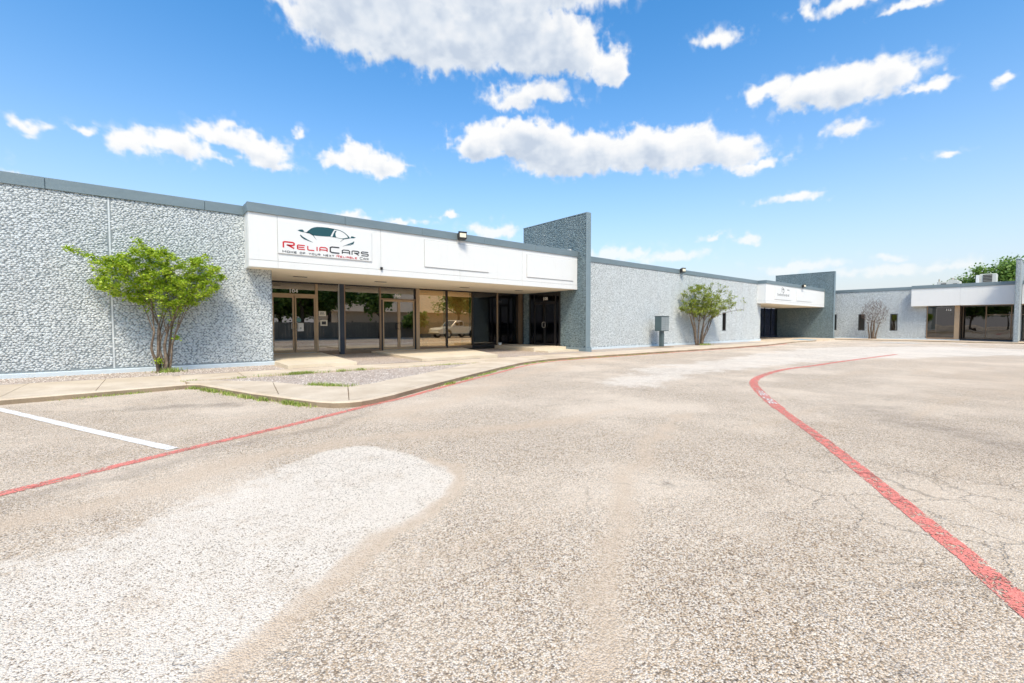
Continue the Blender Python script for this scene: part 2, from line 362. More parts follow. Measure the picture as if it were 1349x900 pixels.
def tag(o, label=None, cat=None, group=None, kind=None):
    if label: o['label'] = label
    if cat: o['category'] = cat
    if group: o['group'] = group
    if kind: o['kind'] = kind
    return o
def empty(name, loc, label, cat, group=None):
    o = bpy.data.objects.new(name, None); C.objects.link(o); o.location = loc; o.empty_display_size = .3
    return tag(o, label, cat, group)
def inv(o):      # world-coordinates children of an Empty that sits at its base
    return o
def fast_mesh(name, V, F, mat, parent=None, kind=None, smooth=False):
    """V (n,3) float, F (m,k) int, all faces the same size"""
    me = bpy.data.meshes.new(name); k = F.shape[1]
    me.vertices.add(len(V)); me.vertices.foreach_set('co', np.asarray(V, np.float32).ravel())
    me.loops.add(F.size); me.loops.foreach_set('vertex_index', F.astype(np.int32).ravel())
    me.polygons.add(len(F)); me.polygons.foreach_set('loop_start', np.arange(0, F.size, k, dtype=np.int32))
    me.polygons.foreach_set('loop_total', np.full(len(F), k, np.int32))
    if smooth: me.polygons.foreach_set('use_smooth', np.ones(len(F), bool))
    me.update(calc_edges=True); me.materials.append(M[mat])
    o = link(name, me, parent)
    if kind: o['kind'] = kind
    return o
def child_shift(root):
    """children were modelled in world coordinates: move them into the frame of their root"""
    off = Matrix.Translation(-root.location)
    for ch in root.children: ch.matrix_parent_inverse = off

# ------------------------------------------------------------------ clouds, far out on the sky
def vnoise(A, E, f, seed, octv=6, gain=.55, sx=1., billow=False):
    r = np.random.default_rng(seed); out = np.zeros(A.shape); amp = 1.; tot = 0.; n = 256
    for o in range(octv):
        g = r.random((n, n)); x_ = A*f*sx+o*37.3; y_ = E*f+o*17.7
        xi = np.floor(x_).astype(int); yi = np.floor(y_).astype(int); fx = x_-xi; fy_ = y_-yi
        fx = fx*fx*fx*(fx*(fx*6-15)+10); fy_ = fy_*fy_*fy_*(fy_*(fy_*6-15)+10); xi %= n; yi %= n; x2 = (xi+1) % n; y2 = (yi+1) % n
        v_ = (g[yi, xi]*(1-fx)+g[yi, x2]*fx)*(1-fy_)+(g[y2, xi]*(1-fx)+g[y2, x2]*fx)*fy_
        if billow: v_ = 1-np.abs(2*v_-1)
        out += v_*amp; tot += amp; amp *= gain; f *= 2.03
    return out/tot
def clouds(az0, az1, e0, e1, st, sel, name):
    az_ = np.arange(az0, az1+st, st); el_ = np.arange(e0, e1+st, st); A, E = np.meshgrid(az_, el_)
    wx = (vnoise(A, E, .30, 1, 4)-.5)*3.2+(vnoise(A, E, 1.3, 2, 4)-.5)*1.0; wy = (vnoise(A, E, .34, 3, 4)-.5)*1.5+(vnoise(A, E, 1.4, 4, 4)-.5)*.7
    AX, EX = A+wx, E+wy; D = np.full(A.shape, -9.)
    for (a_, e_, ra, re) in BL:
        if a_ < az0-20 or a_ > az1+20: continue
        dy_ = (EX-e_)/re; dy_ = np.where(dy_ < 0, dy_*1.25, dy_)                  # flatter bases
        q = 1.16-np.sqrt(((AX-a_)/ra)**2+dy_**2)
        q *= np.clip(min(re, ra)/1.6, .55, 1.6); D = np.maximum(D, q)
    bil = vnoise(A, E*1.1, .50, 5, 6, .50, billow=True); fbm = vnoise(A, E, 1.1, 6, 6, .52); soft = vnoise(A, E*1.3, .45, 9, 3, .5)
    N = D+(bil-.55)*.62+(fbm-.5)*.42
    al = np.clip((N+.02)/.55, 0, 1); al = al*al*(3-2*al)
    wisp = np.clip((D+.35+(fbm-.5)*1.5)/.8, 0, 1)**2*.22; al = np.maximum(al, wisp*np.clip((fbm-.4)*4, 0, 1))
    th = np.clip(N, 0, 1.2)
    acc = np.zeros(A.shape); run = np.zeros(A.shape[1])
    for j in range(A.shape[0]-1, -1, -1): run = run*(1-.055*st/.1)+th[j]*st*.9; acc[j] = run   # cloud above this point
    nrm = np.gradient(th+.5*bil*np.clip(th*3, 0, 1), axis=0)/st; rel = np.clip(-nrm*.5+.0, -.5, .5)
    sh = 1-np.clip((acc-.45)*.85, 0, .78); sh = np.clip(sh+rel*.12+(soft-.5)*1.0*np.clip(acc*1.2, 0, 1)+(bil-.55)*.22*np.clip(acc*1.5, 0, 1), 0, 1)  # grey undersides: self-shadow worked into the cloud colour
    al = al*np.clip(.35+E/22, .35, .985)
    R = 1500.; ar, er = np.radians(A), np.radians(E)
    V_ = np.stack([R*np.cos(er)*np.cos(ar), R*np.cos(er)*np.sin(ar), R*np.sin(er)], 2).reshape(-1, 3)
    nx_, ny_ = len(az_), len(el_); i_, j_ = np.meshgrid(np.arange(nx_-1), np.arange(ny_-1)); b_ = (j_*nx_+i_)
    mxa = np.maximum.reduce([al[:-1, :-1], al[1:, :-1], al[:-1, 1:], al[1:, 1:]]); b_ = b_[mxa > .012]
    F_ = np.stack([b_, b_+1, b_+nx_+1, b_+nx_], 1)
    used, invx = np.unique(F_, return_inverse=True); F_ = invx.reshape(F_.shape)
    o = fast_mesh(name, V_[used], F_, 'cloud', kind='structure')
    for nm, arr in (('al', al), ('sh', sh)):
        at = o.data.attributes.new(nm, 'FLOAT', 'POINT'); at.data.foreach_set('value', arr.ravel()[used].astype(np.float32))
    o.visible_shadow = True
    return o
t = newmat('cloud')
em = t.node('ShaderNodeEmission'); t.put(em.inputs[0], t.ramp(attr0(t, 'sh') if False else t.node('ShaderNodeAttribute', attribute_type='GEOMETRY', attribute_name='sh').outputs['Fac'], [(0, (.58, .66, .78)), (.35, (.74, .80, .88)), (.7, (.90, .92, .95)), (1, (1, 1, .99))]))
em.inputs[1].default_value = .44
tp = t.node('ShaderNodeBsdfTransparent'); mx = t.node('ShaderNodeMixShader')
t.put(mx.inputs[0], t.node('ShaderNodeAttribute', attribute_type='GEOMETRY', attribute_name='al').outputs['Fac']); t.l.new(tp.outputs[0], mx.inputs[1]); t.l.new(em.outputs[0], mx.inputs[2]); t.l.new(mx.outputs[0], t.out.inputs[0])
M['cloud'].cycles.emission_sampling = 'NONE'
c1_ = clouds(-12, 112, 0.5, 44, .085, None, 'clouds'); c1_['label'] = 'white fair weather clouds over the building'
c2_ = clouds(112.001, 347.9, 0.5, 60, .5, None, 'clouds'); c2_['label'] = 'white clouds in the rest of the sky'

# ------------------------------------------------------------------ ground
def gz(x, y=0): return float(np.interp(x, [4, 16, 38, 60], [0, -.07, -.13, -.17]))
PATCH = [(-2.6,1.0),(-2.3,2.6),(-1.3,3.3),(-0.4,3.75),(0.13,4.24),(0.47,4.36),(0.77,4.46),(1.49,4.75),(1.81,4.72),(2.08,4.13),(2.26,3.65),(2.13,3.25),(1.74,2.94),(1.14,2.62),(0.73,2.37),(0.45,2.24),(0.21,2.09),(0.1,2.03),(-.3,1.7),(-.9,1.1),(-1.2,.6)]
BAND = [(7.93,6.64),(8.54,5.39),(10.07,5.93),(15.57,6.17),(21.85,4.95),(31.51,0.89),(34,-1.5),(40,-5),(42,-3.5),(39,1.2),(40,4.2),(35,8.2),(30.06,9.38),(13.13,8.3),(8.7,6.96)]
def sdist(px, py, poly):
    d = np.full(px.shape, 1e9); ins = np.zeros(px.shape, bool); n = len(poly)
    for i in range(n):
        x0, y0 = poly[i]; x1, y1 = poly[(i+1) % n]
        ex, ey = x1-x0, y1-y0; tt = np.clip(((px-x0)*ex+(py-y0)*ey)/(ex*ex+ey*ey+1e-9), 0, 1)
        d = np.minimum(d, np.hypot(px-x0-tt*ex, py-y0-tt*ey))
        cnd = ((y0 > py) != (y1 > py)) & (px < (x1-x0)*(py-y0)/((y1-y0) if y1 != y0 else 1e-9)+x0)
        ins ^= cnd
    return np.where(ins, d, -d)
def pdist(px, py, line):
    d = np.full(px.shape, 1e9)
    for i in range(len(line)-1):
        x0, y0 = line[i]; x1, y1 = line[i+1]; ex, ey = x1-x0, y1-y0
        tt = np.clip(((px-x0)*ex+(py-y0)*ey)/(ex*ex+ey*ey), 0, 1); d = np.minimum(d, np.hypot(px-x0-tt*ex, py-y0-tt*ey))
    return d
xs = np.unique(np.round(np.concatenate([[-400,-200,-100,-60,-40,-25], np.arange(-15,-4,1.), np.arange(-4,8,.08), np.arange(8,20,.2), np.arange(20,60,.5), [65,80,120,200,400]]), 3))
ys = np.unique(np.round(np.concatenate([[-400,-200,-100,-60,-40,-25], np.arange(-15,-1,1.), np.arange(-1,8,.08), np.arange(8,18,.25), [19,22,30,45,80,150,400]]), 3))
GX, GY = np.meshgrid(xs, ys); GZ = np.interp(GX, [4, 16, 38, 60], [0, -.07, -.13, -.17])
V = np.stack([GX.ravel(), GY.ravel(), GZ.ravel()], 1); nx, ny = len(xs), len(ys)
ii, jj = np.meshgrid(np.arange(nx-1), np.arange(ny-1)); a = (jj*nx+ii).ravel()
lot = fast_mesh('parking_lot', V, np.stack([a, a+1, a+nx+1, a+nx], 1), 'aggregate_asphalt', kind='structure', smooth=True)
px, py = GX.ravel(), GY.ravel()
px0, py0 = px, py
px = px+(vnoise(px0, py0, 1.3, 31, 5)-.5)*.9*np.clip(np.hypot(px0, py0)/7, .3, 2); py = py+(vnoise(px0, py0, 1.3, 32, 5)-.5)*.9*np.clip(np.hypot(px0, py0)/7, .3, 2)
SEAM = [(-1.2,.5),(-.9,1.05),(-.3,1.65),(.1,1.98),(.45,2.19),(.73,2.32),(1.14,2.57),(1.74,2.89),(2.13,3.2),(2.3,3.6),(2.2,4.0)]
dsm = pdist(px, py, SEAM)
pt = np.clip(.60+sdist(px, py, PATCH)*np.where(dsm < .9, 5.0, np.maximum(1.0, 5-(dsm-.9)*6)), 0, 1)-np.clip((dsm-.9)*.14, 0, .34); pt2 = np.clip(.46+sdist(px, py, BAND)*.7, 0, .66)
pt3 = np.clip(.5-pdist(px, py, [(10,8.9),(16,9.4),(28,10.4)])*.9, 0, .38)
patch = np.maximum(np.maximum(pt, pt2), pt3)
tan_ = np.clip(1.5-pdist(px, py, SEAM)*11, 0, 1)
tan_ = np.maximum(tan_, np.clip(.84-pdist(px, py, [(6.2,3.6),(5.05,3.18),(3.8,2.69),(2.85,2.15),(2.1,1.67),(1.62,1.33),(1.2,1.0)])*3, 0, 1))
tan_ = np.maximum(tan_, np.clip(.85-pdist(px, py, [(-2,3.2),(-1.0,4.3),(.4,4.95),(2.1,5.1),(3.0,4.6),(4.6,4.2)])*1.7, 0, 1))
tan_ = np.maximum(tan_, np.clip(.8-pdist(px, py, [(3,6.0),(5,7.4),(8,9.0),(12,10.8),(30,10.8)])*.9, 0, .8))
tan_ = np.maximum(tan_, np.clip(.75-pdist(px, py, [(14,-1),(22,2.5),(30,-2),(40,-6)])*.12, 0, .6))
dark = np.clip(.9-pdist(px, py, [(-.5,9.3),(.9,8.6)])*1.6, 0, 1)
dark = np.maximum(dark, np.clip(.7-pdist(px, py, [(-1.4,4.6),(.2,5.5),(2.4,6.3)])*1.6, 0, 1))
dark = np.maximum(dark, np.clip(.65-pdist(px, py, [(9,2),(6,-1)])*.35, 0, 1))
crk = np.clip(1.1-np.hypot(px-4.6, py-.3)*.40, 0, 1)
for nm, arr in (('patch', patch), ('tan', tan_), ('dark', dark), ('crack', crk)):
    at = lot.data.attributes.new(nm, 'FLOAT', 'POINT'); at.data.foreach_set('value', arr.astype(np.float32))
tag(lot, 'pale worn aggregate asphalt lot with patched and cracked surface', 'parking lot')
del lot['category']

# painted lines: ribbons a few millimetres above the lot
def ribbon(name, pts, wd, mat, dz=.004, label=None, wfn=None, step=.15):
    P = [Vector((p[0], p[1])) for p in pts]; Q = []
    for i in range(len(P)-1):                       # Catmull-Rom resample
        p0 = P[max(i-1, 0)]; p1 = P[i]; p2 = P[i+1]; p3 = P[min(i+2, len(P)-1)]
        n = max(1, int((p2-p1).length/step))
        for k in range(n):
            s = k/n; Q.append(.5*((2*p1)+(p2-p0)*s+(2*p0-5*p1+4*p2-p3)*s*s+(3*p1-p0-3*p2+p3)*s**3))
    Q.append(P[-1]); mb = MB(); vs = []
    for i, q in enumerate(Q):
        d = (Q[min(i+1, len(Q)-1)]-Q[max(i-1, 0)]).normalized(); nrm = Vector((-d.y, d.x))
        ww = (wfn(i/len(Q)) if wfn else wd)/2*(1+.05*math.sin(i*1.7)+random.uniform(-.05, .05))
        for sgn in (-1, 1):
            r = q+nrm*ww*sgn; vs.append((r.x, r.y, gz(r.x)+dz))
    mb.add(vs, [(2*i, 2*i+1, 2*i+3, 2*i+2) for i in range(len(Q)-1)])
    o = mb.build(name, mat, kind='structure', fix=False)
    if label: o['label'] = label
    return o
RED1 = [(-4.5,3.35),(-2.6,4.4),(-0.98,5.23),(-0.33,5.56),(0.19,5.83),(0.85,6.14),(1.57,6.49),(2.85,7.17),(3.6,7.5),(4.36,7.98),(5.8,8.85),(7.5,9.82),(9.2,10.83),(10.77,11.50),(12.5,11.86),(16,11.97),(24,11.93),(33,12.06),(36.5,12.55)]
ribbon('fire_lane_line', RED1, .105, 'red_paint', label='long red painted line running along the kerb towards the lower left', wfn=lambda s: .125 if s < .42 else .17)
RED2 = [(1.6,-.85),(3.19,0.05),(3.56,0.24),(3.92,0.45),(4.43,0.74),(5.42,1.31),(6.27,1.81),(7.21,2.4),(8.39,3.11),(9.78,3.88),(11.08,4.5),(12.66,4.94),(15.11,5.25),(17.59,5.14),(20.26,5.08),(27.35,4.72)]
ribbon('fire_lane_line', RED2, .13, 'red_paint', label='curved red painted line bending across the open lot at right', wfn=lambda s: .135 if s < .25 else .18)
WH = [(-2.3,11.2),(-1.9,10.41),(-0.65,7.63),(0.13,5.95)]
ribbon('parking_bay_line', WH, .115, 'white_paint', dz=.006, label='bright white parking bay line ending at the red line')
for a_, b_, l_ in (((44.2,10.0),(38.5,5.9),'faded white bay line left of the far group of bay lines'), ((48.9,5.2),(42.0,3.6),'faded white bay line before the far glazed front'), ((46.5,7.9),(41.5,4.9),'faded white bay line between the two other far ones')):
    ribbon('parking_bay_line', [a_, b_], .13, 'faded_white', dz=.006, label=l_)
def zone(name, poly, mat, dz, label):
    o = MB().add([(x, y, gz(x)+dz) for x, y in poly], [tuple(range(len(poly)))]).build(name, mat, kind='structure', fix=False); o['label'] = label
zone('accessible_bay_mark', [(45.4,9.2),(46.8,7.2),(45.2,6.2),(43.7,8.2)], 'faded_white', .008, 'faded accessible bay marking on the far lot')

# kerbed walks, cut into slabs
def hp(d): return lambda x, y: gz(x)+d
OUT = [(.50,11.33),(.72,11.17),(1.37,9.12),(1.8,8.05),(2.02,7.52),(2.2,7.26),(2.42,7.14),(2.62,7.13),(2.85,7.2),(3.33,7.45),(4.25,8.05),(5.91,9.12),(8.04,10.42),(9.4,11.2),(10.4,11.62),(11.4,11.88),(12.8,12.03),(15.3,12.1),(20,12.1),(25,12.05),(30,12.05),(33,12.2),(36,12.65)]
def along(pts, off):      # offset polyline to its left
    r = []
    for i, p in enumerate(pts):
        a_ = Vector(pts[max(i-1, 0)]); b_ = Vector(pts[min(i+1, len(pts)-1)]); d = (b_-a_).normalized()
        r.append((p[0]-d.y*off, p[1]+d.x*off))
    return r
walk = MB().prism([(-20,11.12),(.5,11.45),(.5,13.55),(-20,13.75)], hp(-.3), hp(.085)).build('sidewalk', 'concrete', kind='structure')
walk['label'] = 'tan concrete walk with a low kerb along the front of the long building'
def slab(poly, h=.1, mat='concrete', name='slab'):
    cx = sum(p[0] for p in poly)/len(poly); cy = sum(p[1] for p in poly)/len(poly); q = []
    for x, y in poly:
        d = Vector((cx-x, cy-y)); d = d.normalized()*min(.012, d.length*.1); q.append((x+d.x, y+d.y))
    j = random.uniform(-.004, .004)
    return MB().prism(q, hp(-.28), hp(h+j)).build(name, mat, walk)
x = -9.27
while x < .3:
    x2 = min(x+1.22 if abs(x+.88) > .05 else .45, .45); x2 = min(x+1.2, .45) if x > -8 else x+1.2
    f = lambda X: 11.0+.35*(X+2)/2.5 if X > -2 else 11.0
    slab([(x, f(x)+.14), (x2, f(x2)+.14), (x2, 13.55), (x, 13.62)]); x = x2
slab([(-20,11.14),(-9.27,11.14),(-9.27,13.62),(-20,13.8)])
# back walk and the rounded island walk
cuts = [.45,1.65,2.83,4.05,5.3,6.6,7.8,8.95]
for a_, b_ in zip(cuts[:-1], cuts[1:]): slab([(a_, 12.02), (b_, 12.02+.0*b_), (b_, 13.30), (a_, 13.36)])
INN = [(.5,12.0),(.95,11.75),(1.9,10.75),(2.2,10.1),(2.45,9.5),(2.98,8.86),(3.54,9.02),(4.09,9.41),(5.01,9.95),(6.2,10.72),(7.44,11.5),(8.3,11.98)]
OIN = along(OUT[:15], .13)
def onpoly(pts, s):
    L = [0]
    for i in range(len(pts)-1): L.append(L[-1]+math.dist(pts[i], pts[i+1]))
    s *= L[-1]
    for i in range(len(pts)-1):
        if s <= L[i+1]+1e-9:
            k = (s-L[i])/(L[i+1]-L[i]); return (pts[i][0]+(pts[i+1][0]-pts[i][0])*k, pts[i][1]+(pts[i+1][1]-pts[i][1])*k)
    return pts[-1]
def frac(pts, idx):
    L = [0]
    for i in range(len(pts)-1): L.append(L[-1]+math.dist(pts[i], pts[i+1]))
    return L[idx]/L[-1]
def seg(pts, s0, s1, n=7): return [onpoly(pts, s0+(s1-s0)*k/n) for k in range(n+1)]
fo = [0, .22, frac(OIN, 6), .56, .78, 1]; fi = [0, .2, frac(INN, 5), .58, .8, 1]
for k in range(5):
    slab(seg(OIN, fo[k], fo[k+1], 10)+seg(INN, fi[k], fi[k+1], 6)[::-1])
slab([(8.3,12.02-.03),(8.95,12.02)]+[(8.95,13.3)]+[(11.2,13.3),(11.2,12.05),(10.35,11.78),(9.4,11.36)])
MB().prism([(8.28,12.0),(8.97,12.0),(11.2,12.2),(11.2,13.25),(8.9,13.25)], hp(-.3), hp(.082)).build('bedding', 'concrete', walk)
xx = [11.2,12.8,14.6,16.4,18.2,20,21.8,23.6,25.4,27.2,29,30.8,32.6,34.4,36]
def fy(X): return float(np.interp(X, [p[0] for p in OUT[14:]], [p[1] for p in OUT[14:]]))+.13
for a_, b_ in zip(xx[:-1], xx[1:]): slab([(a_, fy(a_)), (b_, fy(b_)), (b_, 13.55), (a_, 13.5)])
slab([(36,12.78),(39.5,13.1),(39.5,18.7),(38.5,18.7),(38.5,15.1),(36,15.1)])
slab([(39.5,13.1),(44,13.0),(44,18.7),(39.5,18.7)]); slab([(44,13.0),(46.2,12.75),(48.2,13.2),(51.4,13.3),(51.4,18.7),(44,18.7)])
for a_, b_ in ((13.5,11.2),(11.2,8.6),(8.6,6.0),(6.0,3.4),(3.4,.8),(.8,-2),(-2,-5)):
    slab([(50.7,a_),(50.7,b_),(53.9,b_),(53.9,a_)], .09)
# kerb: top strip and dirty face
def kerb(pts, label, h=.1):
    ins = along(pts, .13); n = len(pts); mb = MB()
    o2 = along(pts, .02)
    vs = []
    for p, q, r in zip(pts, ins, o2):
        vs += [(p[0], p[1], gz(p[0])-.1), (p[0], p[1], gz(p[0])+h-.022), (r[0], r[1], gz(r[0])+h), (q[0], q[1], gz(q[0])+h)]
    mb.add(vs, [(4*i+k, 4*i+4+k, 4*i+5+k, 4*i+1+k) for i in range(n-1) for k in range(3)])
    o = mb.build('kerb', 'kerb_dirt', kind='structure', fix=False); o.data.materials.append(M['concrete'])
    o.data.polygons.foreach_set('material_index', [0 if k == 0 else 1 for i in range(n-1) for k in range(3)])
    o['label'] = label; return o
def dense(pts, st=.3):
    r = []
    for i in range(len(pts)-1):
        n = max(1, int(math.dist(pts[i], pts[i+1])/st))
        r += [(pts[i][0]+(pts[i+1][0]-pts[i][0])*k/n+random.uniform(-.006, .006), pts[i][1]+(pts[i+1][1]-pts[i][1])*k/n+random.uniform(-.006, .006)) for k in range(n)]
    return r+[pts[-1]]
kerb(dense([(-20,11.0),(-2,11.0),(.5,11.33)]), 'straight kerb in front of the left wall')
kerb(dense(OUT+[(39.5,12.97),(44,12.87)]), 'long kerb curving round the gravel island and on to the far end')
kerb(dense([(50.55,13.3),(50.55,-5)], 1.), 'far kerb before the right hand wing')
# gravel
def bed(poly, label, h=.075):
    o = MB().prism(poly, hp(-.3), hp(h)).build('gravel_bed', 'gravel', kind='structure'); o['label'] = label
bed([(-20,13.62),(2.95,13.3),(2.9,15.15),(-20,15.15)], 'reddish gravel strip between the left wall and the walk', .09)
bed([(2.95,13.32),(15.8,13.52),(15.8,18.7),(2.95,18.7)], 'reddish gravel between the entrance slabs', .11)
bed([(16.0,13.52),(38.4,13.6),(38.4,15.15),(16.0,15.15)], 'narrow gravel strip under the middle wall', .085)
bed([(.5,12.04)]+INN+[(8.9,12.04)], 'grey and red gravel filling the island inside the walk', .078)
def scatter(polys, n, zfn):
    Vs, Fs = [], []; base = np.array([(1,0,0),(0,1,0),(-1,0,0),(0,-1,0),(0,0,1)], float); tri = np.array([(0,1,4),(1,2,4),(2,3,4),(3,0,4)])
    for poly in polys:
        pa_ = np.array(poly); mn, mx_ = pa_.min(0), pa_.max(0)
        P = rng.uniform(mn, mx_, (n*3, 2)); d = sdist(P[:, 0], P[:, 1], poly); P = P[d > .02][:n]
        for p in P:
            s = rng.uniform(.006, .019); th = rng.uniform(0, 6.28); m = np.array([[math.cos(th), -math.sin(th), 0], [math.sin(th), math.cos(th), 0], [0, 0, 1]])
            v_ = (base*(s*rng.uniform(.7, 1.4), s, s*rng.uniform(.6, 1.1)))@m.T+np.array([p[0], p[1], gz(p[0])+zfn])
            Fs.append(tri+len(Vs)*5); Vs.append(v_)
    return np.concatenate(Vs), np.concatenate(Fs)
V_, F_ = scatter([[(.6,11.98)]+INN[1:]+[(8.2,12.0)]], 3000, .078)
tag(fast_mesh('gravel', V_, F_, 'pebble', kind='stuff'), 'loose grey and red pebbles on the island inside the walk', 'gravel')
V_, F_ = scatter([[(-4,13.7),(2.8,13.4),(2.8,15.0),(-4,15.0)], [(2.9,13.4),(7.4,13.4),(7.4,18.4),(2.9,18.4)]], 3000, .10)
tag(fast_mesh('gravel', V_, F_, 'pebble', kind='stuff'), 'loose reddish pebbles by the left wall and entrance slabs', 'gravel')
# entrance slabs
def pad(poly, z, label, name='entrance_slab'):
    mb = MB().prism(poly, -.2, z); o = mb.build(name, 'concrete_pale', kind='structure')
    o['label'] = label; return o
pad([(2.86,13.36),(4.78,13.36),(5.25,18.64),(2.86,18.64)], .195, 'low concrete slab before door 104')
pad([(7.0,13.42),(10.2,13.42),(11.9,18.64),(7.3,18.64)], .175, 'wide concrete slab before door 106')
pad([(13.65,15.2),(15.79,15.2),(15.79,18.64),(13.95,18.64)], .235, 'raised concrete landing before door 108')
pad([(13.75,14.35),(15.85,14.35),(15.85,15.19),(13.75,15.19)], .115, 'lower concrete step of the landing before door 108', 'entrance_step')
# blue ramp markings
for poly, l_ in (([(43.4,13.7),(46.3,13.9),(46.6,14.9),(43.8,14.8)], 'light blue paint patch on the far walk'), ([(42.6,12.95),(44.0,12.95),(45.6,13.25),(44.9,13.55),(42.9,13.4)], 'light blue paint patch at the far kerb ramp')):
    zone('ramp_marking', poly, 'blue_paint', .107, l_)

# ------------------------------------------------------------------ stone facing
def facing(name, T, u0, u1, z0, z1, mat, parent, holes=(), pu=.063, pz=.046, depth=.0125, seams=()):
    nu = int((u1-u0)/pu)+1; nz = int((z1-z0)/pz)+1
    U, Z = np.meshgrid(np.arange(nu), np.arange(nz))
    U = u0+(U+.5*(Z % 2))*pu+rng.uniform(-.3, .3, U.shape)*pu; Z = z0+(Z+.5)*pz+rng.uniform(-.3, .3, Z.shape)*pz
    U = U.ravel(); Z = Z.ravel(); keep = (U > u0+.03) & (U < u1-.03) & (Z > z0+.02) & (Z < z1-.02)
    for (a_, b_, c_, d_) in holes: keep &= ~((U > a_-.05) & (U < b_+.05) & (Z > c_-.04) & (Z < d_+.04))
    for s_ in seams: keep &= np.abs(U-s_) > .045
    U = U[keep]; Z = Z[keep]; n = len(U); k = 6
    th = (np.arange(k)[None]+rng.uniform(-.28, .28, (n, k)))*2*np.pi/k+rng.uniform(0, 6.28, (n, 1))
    r = rng.uniform(.72, 1.12, (n, k))*rng.uniform(.75, 1.2, (n, 1))
    rot = rng.uniform(-.5, .5, (n, 1)); cx_, cz_ = np.cos(th)*r*pu*.66, np.sin(th)*r*pz*.68
    ox = cx_*np.cos(rot)-cz_*np.sin(rot); oz = cx_*np.sin(rot)+cz_*np.cos(rot)
    h = rng.uniform(.45, 1.0, (n, 1))*depth; tilt = rng.uniform(-.42, .42, (n, 2))
    OU = U[:, None]+ox; OZ = Z[:, None]+oz; IU = U[:, None]+ox*.78+rng.uniform(-.006, .006, (n, k)); IZ = Z[:, None]+oz*.76+.003
    OU = np.clip(OU, u0, u1); IU = np.clip(IU, u0+.004, u1-.004); OZ = np.clip(OZ, z0, z1); IZ = np.clip(IZ, z0+.004, z1-.004)
    IW = h+ox*.66*tilt[:, :1]+oz*.62*tilt[:, 1:]; IW = np.maximum(IW, .006)
    A_ = np.stack([np.concatenate([OU, IU], 1), np.concatenate([np.full((n, k), -.004), IW], 1), np.concatenate([OZ, IZ], 1)], 2).reshape(-1, 3)
    o_, uu, nn = T      # origin, u axis, outward normal
    Vw = np.array(o_)[None]+A_[:, :1]*np.array(uu)[None]+A_[:, 1:2]*np.array(nn)[None]+A_[:, 2:]*np.array((0, 0, 1.))[None]
    b = (np.arange(n)*2*k)[:, None, None]
    tr = []
    for i in range(k):
        j = (i+1) % k; tr += [(i, j, k+j), (i, k+j, k+i)]
    for i in range(1, k-1): tr.append((k, k+i, k+i+1))
    tr = np.array(tr)
    if np.dot(np.cross(uu, (0, 0, 1.)), nn) < 0: tr = tr[:, ::-1]
    F = (b+tr[None]).reshape(-1, 3)
    o = fast_mesh(name, Vw, F, mat, parent, 'stuff'); return o

def wall_obj(name, mat, parent, boxes): 
    mb = MB()
    for b_ in boxes: mb.box(*b_)
    return mb.build(name, mat, parent)

YA, YF, YG = 15.15, 14.5, 18.7
ZT = 4.80
main = empty('office_building', (16, 16, 0), 'long low office building faced in pale grey stone with white canopies and dark fin walls', 'building')
FR = (0, -1, 0)
# left wall
wa = wall_obj('wall', 'backing_shade_pale', main, [((-14, 2.84), (YA, YA+.3), (-.3, 4.6)), ((2.54, 2.838), (YA+.3, 22.5), (-.3, 4.6))])
facing('stone_facing', ((0, YA, 0), (1, 0, 0), FR), -9, 2.84, .22, 4.55, 'stone_light', wa, seams=(-.80,))
facing('stone_facing', ((2.84, 0, 0), (0, 1, 0), (1, 0, 0)), YA, 18.6, .22, 2.96, 'stone_light', wa)
MB().box((-.82, -.785), (YA-.006, YA+.05), (.22, 4.55)).build('seam_strip', 'seam_paint', wa)
MB().bbox((-14, 2.90), (YA-.06, YA+.1), (-.2, .20), .015).build('plinth', 'plinth_paint', wa)
# middle wall with a narrow slot window
SW = (31.85, 32.35, .86, 2.15)
wc = wall_obj('wall', 'backing_shade_pale', main, [((15.9, 31.85), (YA, YA+.3), (-.3, 4.6)), ((32.35, 38.3), (YA, YA+.3), (-.3, 4.6)), ((31.85, 32.35), (YA, YA+.3), (-.3, .86)), ((31.85, 32.35), (YA, YA+.3), (2.15, 4.6)), ((38.0, 38.298), (YA+.3, 22.5), (-.3, 4.6))])
sm = (20.0, 23.6, 27.3, 31.1, 35.0)
facing('stone_facing', ((0, YA, 0), (1, 0, 0), FR), 16.1, 38.3, .12, 4.55, 'stone_light', wc, holes=[SW], seams=sm)
for s_ in sm: MB().box((s_-.022, s_+.022), (YA-.016, YA+.05), (.12, 4.55)).build('seam_strip', 'seam_paint', wc)
MB().bbox((16.08, 38.36), (YA-.06, YA+.1), (-.3, .12), .015).build('plinth', 'plinth_paint', wc)
wn = MB().box((31.88, 32.32), (YA+.14, YA+.15), (.9, 2.11)).build('window', 'glass', wc)
MB().box((31.85,31.9),(YA+.0,YA+.2),(.86,2.15)).box((32.3,32.35),(YA,YA+.2),(.86,2.15)).box((31.9,32.3),(YA,YA+.2),(.86,.9)).box((31.9,32.3),(YA,YA+.2),(2.11,2.15)).build('window_frame', 'dark_frame', wc)
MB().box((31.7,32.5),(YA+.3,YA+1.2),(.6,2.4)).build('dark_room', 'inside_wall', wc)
# flashing caps along the roof edge, in lengths
def caps(xs_, y, parent, z0=4.53, z1=ZT):
    for a_, b_ in zip(xs_[:-1], xs_[1:]):
        MB().bbox((a_+.003, b_-.003), (y-.045, y+.34), (z0, z1+random.uniform(-.004, .004)), .008).build('flashing', 'flashing', parent)
caps([-14,-11,-8,-5,-1.9,1.2,2.14], YA, main); caps([16.08,19.1,22.2,25.3,28.4,31.5,34.6,37.6], YA, main)
